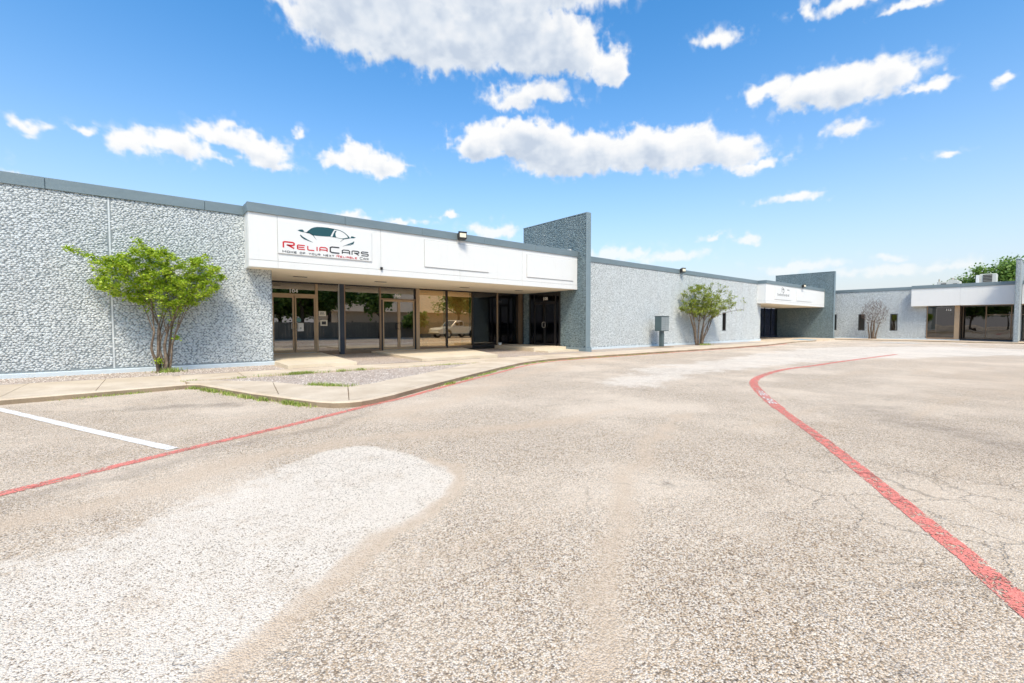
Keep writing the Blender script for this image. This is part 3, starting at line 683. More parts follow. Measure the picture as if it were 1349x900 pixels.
# front glazing recesses are roofed by canopies
def canopy(x0, x1, joints, parent, yf=YF, yb=YA, zb=2.985, back=YG+.3, xs0=None):
    for a_, b_ in zip(joints[:-1], joints[1:]):
        MB().bbox((a_+.005, b_-.005), (yf, yf+.1), (3.195, 4.56), .004).build('fascia_panel', 'fascia_paint', parent)
        MB().bbox((a_+.002, b_-.002), (yf-.006, yf+.1), (zb, 3.185), .004).build('fascia_band', 'fascia_paint', parent)
    MB().box((x0+.02, x1-.001), (yf+.02, yf+.09), (zb+.02, 4.5)).build('fascia_backing', 'groove_and_rim_shade', parent)
    MB().box((x0, x0+.1), (yf+.101, yb+.2), (3.19, 4.56)).box((x0-.004, x0+.1), (yf+.101, yb+.2), (zb, 3.18)).build('fascia_side', 'fascia_paint', parent)
    MB().box((x0+.101, x1-.002), (yf+.101, back), (zb, zb+.06)).build('soffit', 'soffit_paint', parent)
    n = int((x1-x0)/3.1)+1
    for k in range(n):
        a_ = x0-.03+(x1-x0+.03)*k/n; b_ = x0-.03+(x1-x0+.03)*(k+1)/n
        MB().bbox((a_+.003, b_-.003), (yf-.045, yf+.3), (4.53, ZT), .008).build('flashing', 'flashing', parent)
    MB().box((x0-.034, x0+.25), (yf+.302, yb+.2), (4.535, ZT-.003)).build('flashing', 'flashing', parent)
cn = MB().box((2.3, 15.8), (YF+.35, YG+.4), (4.45, 4.56)).build('canopy_roof', 'roofing', main)
canopy(2.15, 15.80, [2.15, 2.9, 6.05, 9.2, 12.35, 15.5, 15.80], main)
MB().box((15.72, 15.82), (YF+.4, 16.2), (4.79, 4.95)).build('rake_strip', 'fascia_paint', main)
MB().box((3.0, 38.0), (22.5, 22.7), (-.2, 4.39)).build('rear_wall', 'inside_wall', main); MB().box((-14, 53.6), (19.2, 40), (4.40, 4.58)).build('roof', 'roofing', main)
MB().box((-14, 2.5), (15.4, 19.19), (4.40, 4.578)).build('roof', 'roofing', main); MB().box((16.1, 38), (15.4, 19.19), (4.40, 4.578)).build('roof', 'roofing', main)
for x_, y_ in ((6.9, 16.6), (10.9, 16.8), (14.0, 16.7), (4.0, 16.6)):
    MB().box((x_-.22, x_+.22), (y_-.07, y_+.07), (2.972, 2.984)).build('soffit_vent', 'dark_frame', main)
MB().bbox((6.01, 6.09), (YF-.07, YF-.007), (3.19, 3.27), .01).build('sensor', 'black_rubber', main)
# fins
def fin(x0, x1, y0, y1, zt, parent, zb=.22, holes=(), open_=None):
    boxes = [((x0, x1), (y0, y1), (-.3, zt))] if open_ is None else [((x0, x1), (y0, open_[0]), (-.3, zt-.02)), ((x0, x1), (open_[1], y1), (-.3, zt-.02)), ((x0, x1), (open_[0], open_[1]), (2.95, zt-.02))]
    f_ = wall_obj('fin_wall', 'backing_shade_dark', parent, boxes); D = 'stone_dark'
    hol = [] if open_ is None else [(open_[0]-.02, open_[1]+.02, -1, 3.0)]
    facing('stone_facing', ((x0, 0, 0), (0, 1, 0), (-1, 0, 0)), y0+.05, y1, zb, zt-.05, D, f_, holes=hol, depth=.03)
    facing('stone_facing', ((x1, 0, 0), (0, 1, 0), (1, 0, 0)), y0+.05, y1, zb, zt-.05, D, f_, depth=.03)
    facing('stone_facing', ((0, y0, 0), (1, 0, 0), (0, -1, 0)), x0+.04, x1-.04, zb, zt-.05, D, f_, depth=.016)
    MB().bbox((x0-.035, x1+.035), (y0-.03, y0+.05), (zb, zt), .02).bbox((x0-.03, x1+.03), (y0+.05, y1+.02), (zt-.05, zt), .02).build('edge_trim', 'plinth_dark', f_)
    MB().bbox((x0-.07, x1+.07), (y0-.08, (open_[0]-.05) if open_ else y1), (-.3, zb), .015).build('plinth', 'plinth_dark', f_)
    return f_
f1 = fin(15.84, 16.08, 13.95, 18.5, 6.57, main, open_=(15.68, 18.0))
f2 = fin(51.56, 51.82, 13.70, 18.95, 6.48, main, zb=.0)

# ------------------------------------------------------------------ storefront glazing
def TF(o, u, n):
    o, u, n = Vector(o), Vector(u), Vector(n)
    return lambda a_, b_, c_: tuple(o+u*a_+n*b_+Vector((0, 0, 1))*c_)
TG = TF((0, YG, 0), (1, 0, 0), (0, -1, 0))           # local (u, out, z)
def post(T, u0, u1, z0, z1, mat, parent, o0=-.06, o1=.05, name='mullion'):
    return MB(T).box((u0, u1), (o0, o1), (z0, z1)).build(name, mat, parent)
def pane(T, u0, u1, z0, z1, parent, mat='glass', name='window_pane'):
    return MB(T).box((u0+.001, u1-.001), (-.008, 0), (z0+.001, z1-.001)).build(name, mat, parent)
def door(T, u0, u1, z0, z1, hinge_right, mat, parent, stile=.055, hz=1.05, hmat='steel', gm='glass'):
    """one glazed leaf: frame (the part itself), glass pane, pull handle"""
    d = MB(T).box((u0, u0+stile), (-.03, .03), (z0, z1)).box((u1-stile, u1), (-.03, .03), (z0, z1)).box((u0+stile, u1-stile), (-.03, .03), (z0, z0+.10)).box((u0+stile, u1-stile), (-.03, .03), (z1-.07, z1)).build('door', mat, parent)
    pane(T, u0+stile, u1-stile, z0+.10, z1-.07, d, gm, 'glass_pane')
    hu = u0+stile*.55 if hinge_right else u1-stile*.55; sgn = 1 if hinge_right else -1
    a_ = Vector((hu, .03, z0+hz-.15)); pts = [(hu, .03, z0+hz-.14), (hu, .085, z0+hz-.14), (hu+sgn*.08, .09, z0+hz-.10), (hu+sgn*.08, .09, z0+hz+.10), (hu, .085, z0+hz+.14), (hu, .03, z0+hz+.14)]
    pts2 = [Vector(T(*p)) for p in pts]
    MB().tube(pts2, .014, 6).build('handle', hmat, d, smooth=True)
    return d
glz = main
# left bay, door 104
Z0 = .20; ZG = 2.985
post(TG, 2.86, 3.45, Z0, ZG, 'bronze_frame', glz)
for u0, u1, hr in ((3.49, 4.255, False), (4.285, 5.045, True)):
    door(TG, u0, u1, Z0+.02, 2.43, hr, 'tan_frame', glz)
post(TG, 3.45, 5.05, 2.43, 2.52, 'tan_frame', glz, name='transom_bar'); post(TG, 3.45, 3.49, Z0, 2.43, 'tan_frame', glz)
pane(TG, 3.49, 5.05, 2.52, 2.93, glz)
post(TG, 3.45, 5.95, 2.93, ZG, 'dark_frame', glz, name='head_rail')
post(TG, 5.05, 5.14, Z0, 2.93, 'tan_frame', glz)
post(TG, 5.14, 5.945, Z0-.12, Z0+.06, 'bronze_frame', glz, name='sill'); pane(TG, 5.14, 5.945, Z0+.06, 2.93, glz)
post(TG, 3.45, 5.05, Z0-.03, Z0+.018, 'steel', glz, name='threshold')
post(TG, 5.945, 5.985, Z0, ZG, 'steel', glz); post(TG, 5.985, 6.155, .08, ZG, 'blue_column', glz, -.12, .09, 'column')
post(TG, 6.155, 6.215, .08, ZG, 'bronze_frame', glz)
# pane beside door 106
post(TG, 6.215, 7.70, .08, .24, 'bronze_frame', glz, name='sill'); pane(TG, 6.215, 7.70, .24, 2.94, glz, 'glass')
post(TG, 6.215, 9.40, 2.94, ZG, 'dark_frame', glz, name='head_rail')
post(TG, 7.70, 7.765, .08, 2.94, 'bronze_frame', glz); post(TG, 7.765, 7.84, .08, 2.41, 'dark_frame', glz)
for u0, u1, hr in ((7.845, 8.60, False), (8.61, 9.365, True)):
    door(TG, u0, u1, .20, 2.41, hr, 'tan_frame', glz, hmat='dark_frame')
post(TG, 7.765, 9.40, 2.41, 2.47, 'bronze_frame', glz, name='transom_bar'); pane(TG, 7.765, 9.37, 2.47, 2.94, glz)
post(TG, 7.845, 9.365, .15, .195, 'steel', glz, name='threshold')
post(TG, 9.37, 9.43, .08, 2.41, 'dark_frame', glz); post(TG, 9.37, 9.43, 2.47, 2.94, 'dark_frame', glz); post(TG, 9.43, 9.60, .08, ZG, 'tan_frame', glz, -.12, .09, 'column')
# three wide panes and the dark ones
for u0, u1, nm in ((9.60, 11.05, 0), (11.13, 12.55, 0), (12.63, 14.13, 1), (14.20, 15.62, 1)):
    pane(TG, u0, u1, .27, 2.93, glz, 'glass_dark' if nm else 'glass_clear'); post(TG, u0, u1, .14, .27, 'bronze_frame' if nm == 0 else 'dark_frame', glz, name='sill')
    post(TG, u0, u1, 2.93, ZG, 'dark_frame', glz, name='head_rail')
for u0, u1, m_ in ((11.05, 11.13, 'dark_frame'), (12.55, 12.63, 'dark_frame'), (14.13, 14.20, 'tan_frame')):
    post(TG, u0, u1, .12, ZG, m_, glz)
post(TG, 15.62, 15.80, .2, ZG, 'bronze_frame', glz, -.2, .16, 'column')
# door 108, set in the side of the fin
TD = TF((15.84, 0, 0), (0, -1, 0), (-1, 0, 0))      # u runs towards the viewer
for a_, b_ in ((-17.99, -17.93), (-15.75, -15.69)): post(TD, a_, b_, .235, 2.94, 'dark_frame', glz, -.1, .02)
post(TD, -17.62, -17.55, .235, 2.94, 'dark_frame', glz, -.1, .03); post(TD, -16.02, -15.95, .235, 2.94, 'dark_frame', glz, -.1, .03)
pane(TD, -17.93, -17.62, .26, 2.90, glz, 'glass_dark'); pane(TD, -15.95, -15.75, .26, 2.90, glz, 'glass_dark')
for u0, u1, hr in ((-17.55, -16.79, False), (-16.78, -16.02, True)): door(TD, u0, u1, .25, 2.43, hr, 'dark_frame', glz, hmat='steel', gm='glass_dark')
post(TD, -17.55, -16.02, 2.43, 2.50, 'dark_frame', glz, name='transom_bar'); pane(TD, -17.55, -16.02, 2.50, 2.90, glz, 'glass_dark')
post(TD, -17.99, -15.69, 2.90, 2.95, 'dark_frame', glz, -.1, .0, 'head_rail')
# interior of the front suite
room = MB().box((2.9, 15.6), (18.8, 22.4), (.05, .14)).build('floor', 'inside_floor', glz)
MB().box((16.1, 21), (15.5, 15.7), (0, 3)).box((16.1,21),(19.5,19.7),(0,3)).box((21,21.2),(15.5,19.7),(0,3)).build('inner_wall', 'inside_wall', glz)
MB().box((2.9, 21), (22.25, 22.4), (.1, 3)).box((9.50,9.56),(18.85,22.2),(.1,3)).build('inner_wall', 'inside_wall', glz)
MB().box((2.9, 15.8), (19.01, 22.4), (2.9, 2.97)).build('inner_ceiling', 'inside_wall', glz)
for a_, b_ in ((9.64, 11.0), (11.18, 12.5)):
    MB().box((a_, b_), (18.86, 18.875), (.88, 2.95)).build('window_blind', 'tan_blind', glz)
# second recess
TG2 = TF((0, 18.7, 0), (1, 0, 0), (0, -1, 0))
canopy(37.60, 51.54, [37.6, 40.7, 43.8, 46.9, 49.5, 51.54], main)
MB().box((37.75, 51.5), (YF+.35, YG+.4), (4.45, 4.56)).build('canopy_roof', 'roofing', main)
for k in range(8):
    a_ = 38.4+k*1.64
    pane(TG2, a_+.06, a_+1.64, .12, 2.93, glz, 'glass_dark'); post(TG2, a_, a_+.06, -.1, ZG, 'blue_column', glz)
post(TG2, 38.4, 51.5, -.1, .12, 'blue_column', glz, -.05, .04, 'sill')
MB().box((38.4, 51.5), (21.4, 21.6), (-.1, 3)).box((38.4, 51.5), (18.85, 21.4), (-.1, .05)).build('inner_wall', 'inside_wall', glz)

# ------------------------------------------------------------------ right hand wing
wing = empty('office_wing', (56, 5, 0), 'low office wing at the far right with white fascia and glazed front', 'building')
XW = 54.0; ZW = 4.74
TW = TF((XW, 0, 0), (0, -1, 0), (-1, 0, 0))        # u = -Y
holes = []
ws = [(14.10, 14.5), (11.80, 12.28), (9.36, 9.86)]
bx_ = []; edges = [18.6]+[e for a_, b_ in ws for e in (b_, a_)]+[7.35]
for k in range(0, len(edges), 2): bx_.append(((XW, XW+.3), (edges[k+1], edges[k]), (-.3, 4.5)))
for a_, b_ in ws: bx_ += [((XW, XW+.3), (a_, b_), (-.3, .72)), ((XW, XW+.3), (a_, b_), (2.27, 4.5))]
ww_ = wall_obj('wall', 'backing_shade_pale', wing, bx_)
facing('stone_facing', ((XW, 0, 0), (0, 1, 0), (-1, 0, 0)), 7.35, 18.6, .04, 4.46, 'stone_wing', ww_, holes=[(a_, b_, .72, 2.27) for a_, b_ in ws])
MB().box((XW-.06, XW+.1), (7.3, 18.6), (-.3, .04)).build('plinth', 'plinth_paint', ww_)
for a_, b_ in ws:
    MB().box((XW+.15, XW+.16), (a_+.05, b_-.05), (.77, 2.22)).build('window', 'glass', ww_)
    MB().box((XW+.0,XW+.2),(a_,a_+.05),(.72,2.27)).box((XW,XW+.2),(b_-.05,b_),(.72,2.27)).box((XW,XW+.2),(a_+.05,b_-.05),(.72,.77)).box((XW,XW+.2),(a_+.05,b_-.05),(2.22,2.27)).build('window_frame', 'dark_frame', ww_)
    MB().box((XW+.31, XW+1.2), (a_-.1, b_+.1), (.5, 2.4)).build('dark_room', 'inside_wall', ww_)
for a_, b_ in ((18.6,15.6),(15.6,12.5),(12.5,9.4),(9.4,8.36)):
    MB().bbox((XW-.045, XW+.3), (b_+.003, a_-.003), (4.46, ZW), .008).build('flashing', 'flashing', wing)
XC = 53.35
for a_, b_ in ((8.33,5.2),(5.2,2.05),(1.75,-1.2),(-1.2,-4.3)):
    MB().bbox((XC, XC+.1), (b_+.004, a_-.004), (2.93, 4.49), .004).build('fascia_panel', 'fascia_paint', wing)
    MB().bbox((XC-.045, XC+.3), (b_+.003, a_-.003), (4.47, ZW+.03), .008).build('flashing', 'flashing', wing)
MB().box((XC+.02, XC+.09), (-4.3, 8.31), (2.95, 4.46)).build('fascia_backing', 'groove_and_rim_shade', wing)
MB().box((XC+.101, XW+.2), (8.23, 8.33), (2.93, 4.49)).build('fascia_side', 'fascia_paint', wing)
MB().box((XC+.101, 57.5), (-4.3, 8.22), (2.93, 2.99)).build('soffit', 'soffit_paint', wing)
MB().box((XC+.35, 90), (-20, 8.2), (4.35, 4.5)).box((XW+.3, 90), (8.2, 20), (4.34, 4.49)).build('roof', 'roofing', wing)
# glazing: flush bay, tan column, recessed panes
pane(TW, -7.27, -5.56, .14, 2.88, wing, 'glass_wavy'); post(TW, -7.33, -7.27, -.1, 2.93, 'bronze_frame', wing)
post(TW, -7.27, -5.56, .0, .14, 'bronze_frame', wing, name='sill'); post(TW, -7.27, -5.56, 2.88, 2.93, 'dark_frame', wing, name='head_rail')
post(TW, -5.56, -5.25, -.1, 2.93, 'tan_frame', wing, -.2, .05, 'column')
MB().box((XW-.08, XW+.1), (5.2, 7.35), (-.3, .0)).build('plinth', 'plinth_paint', wing)
MB().box((XW+.2, 55.9), (5.3, 5.42), (-.1, 2.93)).build('return_wall', 'bronze_frame', wing)
TW2 = TF((56, 0, 0), (0, -1, 0), (-1, 0, 0))
prev = -5.30
for a_ in (-5.25, -3.86, -2.40, -.6, 1.4, 3.0):
    post(TW2, a_, a_+.07, -.1, 2.93, 'bronze_frame', wing)
for a_, b_ in ((-5.18, -3.86), (-3.79, -2.40), (-2.33, -.6), (-.53, 1.4), (1.47, 3.0)):
    pane(TW2, a_, b_, .08, 2.88, wing, 'glass_wavy'); post(TW2, a_, b_, -.05, .08, 'bronze_frame', wing, name='sill'); post(TW2, a_, b_, 2.88, 2.93, 'dark_frame', wing, name='head_rail')
    for zb_ in ((2.10,.80) if a_ == -3.79 else (2.10,) if a_ > -2.4 else ()): MB(TW2).box((a_, b_), (-.03, .02), (zb_, zb_+.04)).build('glazing_bar', 'tan_frame', wing)
post(TW2, -2.0, -1.88, 0, 2.4, 'tan_frame', wing, -.05, .1); post(TW2, -1.0, -.88, 0, 2.4, 'tan_frame', wing, -.05, .1)
MB().box((59, 59.2), (-4, 7.3), (-.1, 2.93)).box((54.2, 59), (-4, 7.3), (-.12, .0)).box((55.9,59),(-4,7.3),(3.0,3.05)).box((54.3,59),(7.34,7.5),(0,2.93)).build('inner_wall', 'inside_wall', wing)
MB().box((54.45, 54.5), (5.9, 6.4), (.1, 2.0)).build('hanging_panel', 'tan_frame', wing)
# fin at the right, seen end on
f3 = wall_obj('fin_wall', 'backing_shade_pale', wing, [((51.25, 56.2), (1.80, 2.04), (-.3, 6.28))])
facing('stone_facing', ((0, 2.04, 0), (1, 0, 0), (0, 1, 0)), 51.3, 56.2, .0, 6.24, 'stone_mid', f3, depth=.016)
facing('stone_facing', ((0, 1.80, 0), (1, 0, 0), (0, -1, 0)), 51.3, 56.2, .0, 6.24, 'stone_mid', f3, depth=.016)
facing('stone_facing', ((51.25, 0, 0), (0, 1, 0), (-1, 0, 0)), 1.80, 2.04, .0, 6.24, 'stone_mid', f3, depth=.01)
MB().bbox((51.22, 56.2), (1.77, 2.07), (6.24, 6.31), .03).build('edge_trim', 'plinth_dark', f3)
for o_ in (main, wing): child_shift(o_)

# ------------------------------------------------------------------ signs
def ribbon2(mb, pts, wd, w0, w1, closed=False):
    """flat strip of constant width in the (u,z) plane with mitred joints"""
    P = [Vector(p) for p in pts]; n = len(P); Ls, Rs = [], []
    for i in range(n):
        a_ = P[i-1] if (i > 0 or closed) else None; b_ = P[(i+1) % n] if (i < n-1 or closed) else None
        d1 = (P[i]-a_).normalized() if a_ is not None else None; d2 = (b_-P[i]).normalized() if b_ is not None else None
        if d1 is None: d1 = d2
        if d2 is None: d2 = d1
        n1 = Vector((-d1.y, d1.x)); n2 = Vector((-d2.y, d2.x)); m_ = (n1+n2)
        m_ = m_.normalized() if m_.length > .01 else n1; k = min(1/max(m_.dot(n1), .4), 1.8)*(wd[i] if isinstance(wd, list) else wd)/2
        Ls.append(P[i]+m_*k); Rs.append(P[i]-m_*k)
    rng_ = range(n if closed else n-1)
    for i in rng_:
        j = (i+1) % n; mb.vprism([tuple(Ls[i]), tuple(Rs[i]), tuple(Rs[j]), tuple(Ls[j])], w0, w1)
GL = {  # square techno letters on a 0..1 grid
 'R': [[(0,0),(0,.88),(.12,1),(.85,1),(1,.88),(1,.62),(.85,.48),(.3,.48)],[(.42,.48),(1,0)]],
 'E': [[(1,1),(.15,1),(0,.88),(0,.12),(.15,0),(1,0)],[(0,.5),(.92,.5)]],
 'L': [[(0,1),(0,.12),(.15,0),(1,0)]], 'I': [[(.5,1),(.5,0)]],
 'A': [[(0,0),(0,.8),(.18,1),(.82,1),(1,.8),(1,0)],[(0,.38),(1,.38)]],
 'C': [[(1,1),(.18,1),(0,.85),(0,.15),(.18,0),(1,0)]],
 'S': [[(1,1),(.15,1),(0,.88),(0,.62),(.15,.52),(.85,.52),(1,.4),(1,.12),(.85,0),(0,0)]],
 'H': [[(0,1),(0,0)],[(1,1),(1,0)],[(0,.5),(1,.5)]],
 'O': [[(.15,0),(0,.15),(0,.85),(.15,1),(.85,1),(1,.85),(1,.15),(.85,0),(.15,0)]],
 'M': [[(0,0),(0,1),(.5,.35),(1,1),(1,0)]], 'F': [[(1,1),(.12,1),(0,.88),(0,0)],[(0,.48),(.9,.48)]],
 'Y': [[(0,1),(.5,.5),(1,1)],[(.5,.5),(.5,0)]], 'U': [[(0,1),(0,.15),(.15,0),(.85,0),(1,.15),(1,1)]],
 'N': [[(0,0),(0,1),(1,0),(1,1)]], 'X': [[(0,0),(1,1)],[(0,1),(1,0)]], 'T': [[(0,1),(1,1)],[(.5,1),(.5,0)]],
 'B': [[(0,0),(0,1),(.85,1),(.95,.88),(.95,.62),(.85,.52),(0,.52)],[(.85,.52),(1,.4),(1,.12),(.85,0),(0,0)]]}
def letters(T, txt, u0, z0, wtot, hcap, hsm, cw, sw, parent, mat, capidx=(0,), w0=0, w1=.004, gap=.28):
    """txt letters spread over wtot; capitals taller and wider"""
    ws_ = [(cw if i in capidx else 1)*(.12 if c == 'I' else .55 if c == ' ' else 1) for i, c in enumerate(txt)]
    tot = sum(ws_)+gap*(len(txt)-1); k = wtot/tot; u = u0
    for i, c in enumerate(txt):
        wd = ws_[i]*k; h = hcap if i in capidx else hsm
        if c != ' ':
            mb = MB(T)
            for st_ in GL[c]:
                ribbon2(mb, [(u+sw/2+p[0]*max(wd-sw, .001) if c != 'I' else u+wd/2, z0+sw/2+p[1]*(h-sw)) for p in st_], sw, w0, w1)
            mb.build('letter', mat, parent)
        u += wd+gap*k
sg = empty('shop_sign', (4.3, 14.45, 3.43), 'white sign board with car outline logo and red and black lettering on the white fascia', 'sign')
TS = TF((0, YF, 0), (1, 0, 0), (0, -1, 0))
MB(TS).bbox((2.90, 5.72), (.003, .035), (3.43, 4.39), .004).build('board', 'sign_white', sg)
o1_, o2_ = .0355, .039
letters(TS, 'R', 3.02, 3.585, .335, .215, .215, 1, .042, sg, 'sign_red', (0,), o1_, o2_)
for c_, a_, b_ in (('E',3.41,3.65),('L',3.70,3.92),('I',3.965,4.005),('A',4.05,4.30)): letters(TS, c_, a_, 3.585, b_-a_, .155, .155, 1, .033, sg, 'sign_red', (), o1_, o2_)
letters(TS, 'C', 4.36, 3.575, .32, .215, .215, 1, .040, sg, 'sign_black', (0,), o1_, o2_)
for c_, a_, b_ in (('A',4.735,5.0),('R',5.045,5.30),('S',5.352,5.61)): letters(TS, c_, a_, 3.575, b_-a_, .155, .155, 1, .031, sg, 'sign_black', (), o1_, o2_)
for tx, a_, b_, cp, mt in (('HOME',3.015,3.405,(0,),'sign_black'),('OF',3.488,3.652,(),'sign_black'),('YOUR',3.738,4.081,(),'sign_black'),('NEXT',4.168,4.496,(),'sign_black'),('RELIABLE',4.57,5.226,(0,),'sign_red'),('CAR',5.312,5.606,(0,),'sign_black')):
    letters(TS, tx, a_, 3.458, b_-a_, .082, .064, 1.3, .0145, sg, mt, cp, o1_, o2_)
logo = MB(TS)
def tri_poly(mb, pts, w0, w1):
    mb.vprism(pts, w0, w1)
tri_poly(logo, [(3.67,4.113),(3.727,4.18),(3.819,4.264),(3.911,4.312),(4.003,4.337),(4.142,4.351),(4.331,4.357),(4.522,4.337),(4.46,4.24),(4.386,4.088),(4.185,4.073),(3.998,4.064),(3.861,4.066),(3.771,4.107)], o1_, o2_)
tri_poly(logo, [(4.451,4.086),(4.483,4.181),(4.533,4.286),(4.585,4.298),(4.544,4.214),(4.548,4.14),(4.571,4.076)], o1_, o2_)
for pts, wd in (([(4.331,4.350),(4.522,4.335),(4.692,4.318),(4.815,4.268),(4.914,4.193),(4.975,4.118)], [.012,.02,.018,.02,.026,.05]), ([(4.39,4.088),(4.572,4.083),(4.64,4.072),(4.738,4.067),(4.837,4.084),(4.945,4.112)], [.01,.012,.012,.014,.018,.03]),
                ([(3.603,4.135),(3.771,4.12),(3.884,4.059),(3.969,3.94)], [.012,.016,.02,.004]), ([(5.039,4.123),(4.887,4.085),(4.787,4.053),(4.687,3.958)], [.01,.016,.018,.004]),
                ([(3.51,4.03),(3.57,3.97),(3.72,3.905),(3.872,3.848)], [.03,.045,.02,.003]), ([(3.53,3.99),(3.61,3.925),(3.73,3.885),(3.86,3.85)], [.01,.012,.008,.002]),
                ([(5.135,4.02),(5.09,3.965),(4.98,3.92),(4.765,3.828)], [.02,.05,.03,.003]), ([(5.12,3.95),(5.01,3.892),(4.88,3.873),(4.765,3.828)], [.01,.012,.008,.002])):
    ribbon2(logo, pts, wd, o1_, o2_)
tri_poly(logo, [(3.438,4.159),(3.505,4.191),(3.571,4.2),(3.604,4.181),(3.625,4.124),(3.526,4.13)], o1_, o2_+.0004)
tri_poly(logo, [(5.192,4.152),(5.09,4.182),(5.044,4.177),(5.018,4.118),(5.115,4.125)], o1_, o2_+.0004)
logo.build('car_logo', 'sign_teal', sg); child_shift(sg)
def board(x0, x1, z0, z1, label):
    o = MB(TS).bbox((x0, x1), (.003, .033), (z0, z1), .004).build('blank_sign', 'fascia_paint'); tag(o, label, 'blank sign', 'blank white sign boards on the fascias'); MB(TS).box((x0-.014, x1+.014), (.0005, .0028), (z0-.014, z1+.014)).build('shadow_rim', 'groove_and_rim_shade', o)  # thin grey sheet behind the board paints in its edge shadow
board(7.69, 10.54, 3.42, 4.39, 'blank white sign board in the middle of the near fascia')
board(12.60, 15.49, 3.38, 4.35, 'blank white sign board at the right end of the near fascia beside the fin')
board(44.0, 47.9, 3.38, 4.25, 'blank white sign board on the far fascia right of the small lettered sign')
s2 = empty('shop_sign', (40.7, 14.45, 3.4), 'small white sign with dark mark and lettering on the far white fascia', 'sign')
MB(TS).bbox((39.3, 42.8), (.003, .04), (3.36, 4.42), .004).build('board', 'sign_white', s2)
m_ = MB(TS); ribbon2(m_, [(40.75,3.98),(40.68,4.05),(40.68,4.30),(40.80,4.37)], .05, .041, .046); ribbon2(m_, [(40.95,4.35),(41.15,4.2),(41.15,4.02),(40.9,3.90)], .05, .041, .046); ribbon2(m_, [(40.8,4.2),(41.12,4.2)], .05, .041, .046)
m_.build('emblem', 'sign_black', s2)
m_ = MB(TS)
for k in range(13):
    u = 39.8+k*.2; h_ = .15 if k % 3 else .19
    ribbon2(m_, [(u,3.66),(u,3.66+h_)], .035, .041, .046); ribbon2(m_, [(u+.035,3.66+h_-.02),(u+.11,3.66+h_-.02)], .03, .041, .046)
    if k % 2: ribbon2(m_, [(u+.11,3.66),(u+.11,3.66+h_*.6)], .03, .041, .046)
m_.build('lettering', 'sign_black', s2)
m_ = MB(TS)
for k in range(3): ribbon2(m_, [(41.9+k*.16,4.18),(41.9+k*.16,4.27)], .05, .041, .046); ribbon2(m_, [(41.93+k*.16,4.18),(41.99+k*.16,4.18)], .03, .041, .046)
m_.build('lettering', 'sign_black', s2); child_shift(s2)
s3 = empty('round_logo_sign', (53.3, .6, 3.6), 'white sign board with a pale ring emblem right of the far pillar', 'sign')
TWC = TF((XC, 0, 0), (0, -1, 0), (-1, 0, 0))
MB(TWC).bbox((-1.6, 1.4), (.003, .04), (3.45, 4.35), .004).build('board', 'sign_white', s3)
m_ = MB(TWC); ribbon2(m_, [(-1.25+.22*math.cos(a_*.3927), 3.95+.22*math.sin(a_*.3927)) for a_ in range(16)], .035, .041, .046, True); m_.build('ring', 'mail_door', s3); child_shift(s3)

def number(txt, T, u, z, size, label, parent=None):
    cu = bpy.data.curves.new('n', 'FONT'); cu.body = txt; cu.size = size; cu.extrude = .001; cu.offset = size*.018; cu.align_x = 'CENTER'; cu.resolution_u = 3
    ob = bpy.data.objects.new('n', cu); C.objects.link(ob)
    dg = bpy.context.evaluated_depsgraph_get(); me = bpy.data.meshes.new_from_object(ob.evaluated_get(dg))
    bpy.data.objects.remove(ob)
    for v_ in me.vertices: v_.co = T(u+v_.co.x*1.12, .004+v_.co.z, z+v_.co.y)
    me.materials.clear(); me.materials.append(M['white_vinyl'])
    tag(link('suite_number', me), label, 'number')
number('104', TG, 4.25, 2.56, .20, 'white suite number 104 on the glass over the left double door')
number('106', TG, 8.56, 2.545, .17, 'white suite number 106 on the glass over the middle double door')
number('108', TD, -16.76, 2.58, .22, 'white suite number 108 over the dark door in the fin wall')
number('112', TW, -5.95, 2.5, .22, 'small white suite number on the flush glass of the far wing')
# notices on the glass
def notice(u0, u1, z0, z1, label, inner=None, mat='paper'):
    n_ = MB(TG).box((u0, u1), (.004, .008), (z0, z1)).build('notice', mat); tag(n_, label, 'notice')
    if inner: MB(TG).box((u0+.05, u1-.05), (.0085, .0095), (z0+.05, z1-.05)).build('dark_print', inner, n_)
    return n_
n_ = notice(5.17, 5.45, 1.66, 1.86, 'upper pale notice taped to the narrow pane right of door 104')
m_ = MB(TG)
for k, (a_, b_) in enumerate(((.06,.14),(.05,.20),(.04,.23))): m_.box((5.17+a_, 5.17+b_), (.0085, .0095), (1.80-k*.035, 1.815-k*.035))
m_.box((5.32,5.37),(.0085,.0095),(1.80,1.815)).build('dark_print', 'sign_black', n_)
notice(5.23, 5.50, 1.27, 1.50, 'lower white framed notice with dark centre on the pane right of door 104', 'sign_black')
n_ = notice(4.375, 4.60, 1.06, 1.38, 'white paper taped beside the handle of door 104', None, 'sign_white')
MB(TG).box((4.46, 4.52), (.0085, .0095), (1.15, 1.21)).build('dark_print', 'mail_door', n_)
m_ = MB(TG); m_.vprism([(4.42+.09*math.cos(k*math.pi/8), 1.50+.09*math.sin(k*math.pi/8)) for k in range(16)], .031, .034)
tag(m_.build('round_sticker', 'teal_sticker'), 'round grey green sticker above the paper on door 104', 'sticker')
tag(MB().tube([(14.22,18.52,.235),(14.22,18.52,.36)], [.075,.095], 14).build('white_cup', 'white_vinyl', smooth=False), 'small white tub standing by the slim mullion of the dark panes', 'tub')
